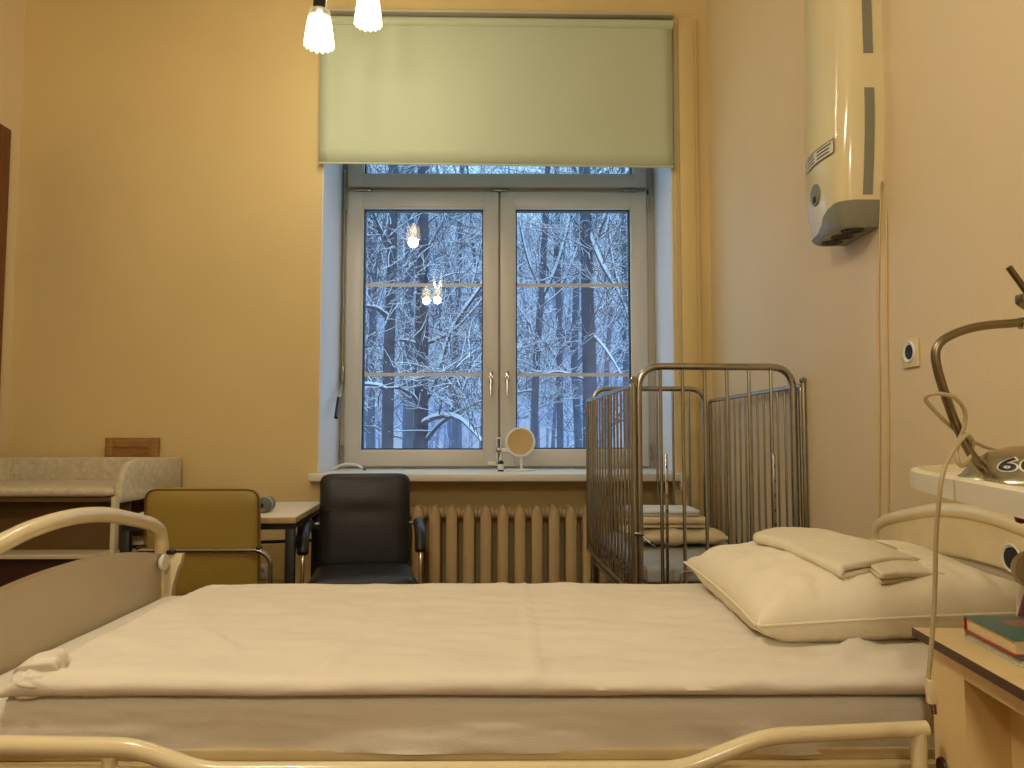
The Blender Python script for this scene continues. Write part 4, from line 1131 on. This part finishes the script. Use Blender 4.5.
for s in range(7):
    rng = random.Random(100+s); bark = ([], []); snow = ([], [])
    grow(rng, bark, snow, Vector((0, 0, 0)), Vector((rng.uniform(-.06, .06), rng.uniform(-.06, .06), 1)), rng.uniform(15, 20), rng.uniform(.055, .12), 0, 3)
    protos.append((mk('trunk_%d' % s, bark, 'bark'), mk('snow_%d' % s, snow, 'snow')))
FARLAB = 'slender bare snow-dusted tree far back in the forest outside the window'
rng = random.Random(5)
for i in range(90):
    y = 20+50*(i/89)**.9; half = .30*y
    # keep one tree per slot so the wood stays evenly dense
    x = (-half+2*half*((i*.618034) % 1))+rng.uniform(-.6, .6)
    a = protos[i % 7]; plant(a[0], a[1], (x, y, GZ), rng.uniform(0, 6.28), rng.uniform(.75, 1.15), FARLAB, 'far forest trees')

def near_tree(px_trunk, r0, limbs, label, twigs=40, seed=1):
    """px_trunk: list of (x,y,z) of the trunk; limbs: list of (points, radius, snowy)"""
    rng = random.Random(seed); bark = ([], []); snow = ([], [])
    base = Vector((px_trunk[0][0], px_trunk[0][1], GZ)); T = catmull(px_trunk, 6)
    T = [p-base for p in T]; rs = [r0*(1-.55*i/(len(T)-1)) for i in range(len(T))]
    tube_fast(*bark, T, rs, 12)
    lines = [(T, rs)]
    for pts, r, sn in limbs:
        P = [p-base for p in catmull(pts, 6)]; r *= .56; R = [r*(1-.6*i/(len(P)-1)) for i in range(len(P))]
        tube_fast(*bark, P, R, 7)
        if sn: snow_strip(*snow, P, R, .95)
        lines += [(P, R)]*2
    for _ in range(twigs):
        P, R = lines[rng.randrange(len(lines))]; i = rng.randrange(int(len(P)*.25), len(P)-1)
        d = Vector((rng.uniform(-1, 1), rng.uniform(-.6, .6), rng.uniform(-.1, 1)))
        grow(rng, bark, snow, P[i], d, rng.uniform(.5, 2.2), min(R[i]*.35, .02), 1, 3, .06, .30, (2, 4))
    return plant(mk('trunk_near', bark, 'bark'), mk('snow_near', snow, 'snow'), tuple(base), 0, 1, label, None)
A = lambda px, py, y: at(px, py, y)
def trunk(px0, px1, y, top=60): return [(A(px0, 440, y)[0], y, GZ), A(px0, 400, y), A((px0+px1)/2, 260, y), A(px1, top, y), A(px1+2, -60, y)]
near_tree(trunk(388, 396, 13), .115, [([A(390, 392, 13), A(378, 386, 12.8), A(360, 384, 12.5), A(345, 388, 12.2)], .085, True), ([A(392, 320, 13), A(376, 308, 12.8), A(360, 306, 12.6)], .09, True), ([A(393, 250, 13), A(378, 225, 12.7), A(366, 190, 12.5)], .07, True)],
          'grey trunk with low snowy bough at the left edge of the left window pane', 36, 11)
near_tree(trunk(421, 424, 14), .155, [([A(420, 425, 14), A(436, 417, 13.6), A(456, 417, 13.4), A(470, 428, 13.2), A(486, 446, 13)], .10, True), ([A(422, 446, 14), A(440, 424, 13.8), A(462, 410, 13.6), A(490, 398, 13.4)], .085, True), ([A(422, 405, 14), A(436, 380, 14), A(452, 330, 14), A(482, 285, 14), A(500, 250, 14)], .10, True), ([A(421, 345, 14), A(440, 338, 14), A(460, 325, 14), A(490, 290, 14)], .07, True), ([A(420, 345, 14), A(402, 340, 13.8), A(384, 345, 13.6)], .06, True), ([A(421, 410, 14), A(412, 395, 13.8), A(398, 388, 13.6), A(380, 388, 13.4)], .08, True)],
          'forked dark tree with arching snow-laden limbs in the left window pane', 60, 12)
near_tree(trunk(408, 411, 19), .15, [([A(409, 300, 19), A(428, 250, 19), A(455, 200, 19)], .10, True)],
          'upright grey trunk between the two nearest trees of the left pane', 40, 13)
near_tree(trunk(590, 583, 15), .165, [([A(588, 330, 15), A(606, 350, 14.8), A(622, 376, 14.6)], .06, True), ([A(588, 230, 15), A(602, 265, 14.8), A(622, 300, 14.7), A(632, 330, 14.6)], .08, True), ([A(586, 380, 15), A(560, 372, 14.8), A(545, 374, 14.6)], .05, True), ([A(587, 260, 15), A(604, 220, 15), A(622, 170, 15)], .09, True)],
          'thick straight trunk standing right of centre in the right window pane', 46, 14)
near_tree(trunk(535, 552, 17), .095, [([A(540, 300, 17), A(556, 270, 17), A(570, 220, 17), A(585, 150, 17)], .10, True), ([A(541, 290, 17), A(528, 260, 17), A(519, 220, 17)], .07, True), ([A(537, 390, 17), A(520, 392, 17), A(508, 396, 17)], .06, True)],
          'slim leaning tree forking upward in the left half of the right pane', 46, 15)
near_tree(trunk(560, 556, 20), .10, [([A(560, 395, 20), A(545, 405, 19.8), A(526, 412, 19.6)], .07, True), ([A(558, 290, 20), A(574, 260, 20), A(590, 200, 20)], .09, True)],
          'thin dark tree just left of the thick trunk in the right pane', 40, 16)
near_tree(trunk(626, 622, 18), .08, [([A(624, 300, 18), A(612, 260, 18), A(606, 200, 18)], .07, True)],
          'thin tree at the right edge of the right window pane', 34, 17)
near_tree(trunk(455, 464, 22), .10, [([A(458, 330, 22), A(474, 280, 22), A(486, 220, 22)], .09, True), ([A(460, 300, 22), A(446, 250, 22), A(440, 190, 22)], .08, True)],
          'slender tree at the right side of the left window pane', 40, 18)
near_tree(trunk(372, 368, 21), .09, [([A(370, 280, 21), A(384, 240, 21), A(396, 190, 21)], .08, True)],
          'thin tree tight against the left edge of the left pane', 34, 19)
# falling snowflakes
rng = random.Random(9); V = []; Fc = []
for i in range(1500):
    y = rng.uniform(7.5, 26); x = rng.uniform(-.32, .32)*y; z = rng.uniform(1.1-.06*y, 1.1+.5*y); s = rng.uniform(.004, .012)*(.5+y*.05)
    b_ = len(V); V += [(x+s, y, z), (x-s, y, z), (x, y+s, z), (x, y-s, z), (x, y, z+s), (x, y, z-s)]
    for f_ in ((0, 2, 4), (2, 1, 4), (1, 3, 4), (3, 0, 4), (2, 0, 5), (1, 2, 5), (3, 1, 5), (0, 3, 5)): Fc.append(tuple(b_+k for k in f_))
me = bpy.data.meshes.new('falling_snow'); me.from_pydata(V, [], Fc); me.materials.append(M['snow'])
o = bpy.data.objects.new('falling_snow', me); C.objects.link(o); o['label'] = 'fine snowflakes drifting in the air outside the window'; o['category'] = 'snow'; o['kind'] = 'stuff'

# ------------------------------------------------------------------ sky and light
wd = bpy.data.worlds.new('winter_sky'); SC.world = wd; wd.use_nodes = True
nt = wd.node_tree; N = nt.nodes; L = nt.links; bg = N['Background']
tc = N.new('ShaderNodeTexCoord'); sp = N.new('ShaderNodeSeparateXYZ'); L.new(tc.outputs['Generated'], sp.inputs[0])
cr = N.new('ShaderNodeValToRGB'); e = cr.color_ramp.elements
e[0].position = 0; e[0].color = (.20, .30, .48, 1); e[1].position = 1; e[1].color = (1.0, 1.25, 1.6, 1)
q1 = cr.color_ramp.elements.new(.18); q1.color = (.27, .48, .74, 1)
q1 = cr.color_ramp.elements.new(.42); q1.color = (.46, .80, 1.02, 1)
L.new(sp.outputs['Z'], cr.inputs[0]); L.new(cr.outputs[0], bg.inputs[0]); bg.inputs[1].default_value = 1.75
pt = bpy.data.lights.new('window_portal', 'AREA'); pt.shape = 'RECTANGLE'; pt.size = 2.1; pt.size_y = 2.7; pt.cycles.is_portal = True
po = bpy.data.objects.new('window_portal', pt); C.objects.link(po); po.location = (-.06, 5.32, 2.15); po.rotation_euler = (PI/2, 0, 0)
po.rotation_euler = (-PI/2, 0, 0)

ra = bpy.data.lights.new('rear_fill_light', 'AREA'); ra.shape = 'DISK'; ra.size = .35; ra.energy = 20; ra.color = (1, .92, .74)  # added fill light behind the camera, with no fixture of its own
ro = bpy.data.objects.new('rear_fill_light', ra); C.objects.link(ro); ro.location = (-.1, -1.5, 2.35); ro.rotation_euler = (math.radians(68), 0, 0)

# ------------------------------------------------------------------ camera
cam = bpy.data.cameras.new('camera'); cam.sensor_width = 36; cam.lens = 769/1024*36; cam.clip_start = .02; cam.clip_end = 300
co = bpy.data.objects.new('camera', cam); C.objects.link(co); co.location = (0, 0, 1.1)
co.rotation_euler = (PI/2+math.radians(3.72), 0, -math.radians(.37)); SC.camera = co
SC.view_settings.view_transform = 'Standard'; SC.view_settings.look = 'None'; SC.view_settings.exposure = 0; SC.view_settings.gamma = 1
SC.cycles.max_bounces = 10; SC.cycles.transparent_max_bounces = 16; SC.cycles.sample_clamp_indirect = 6
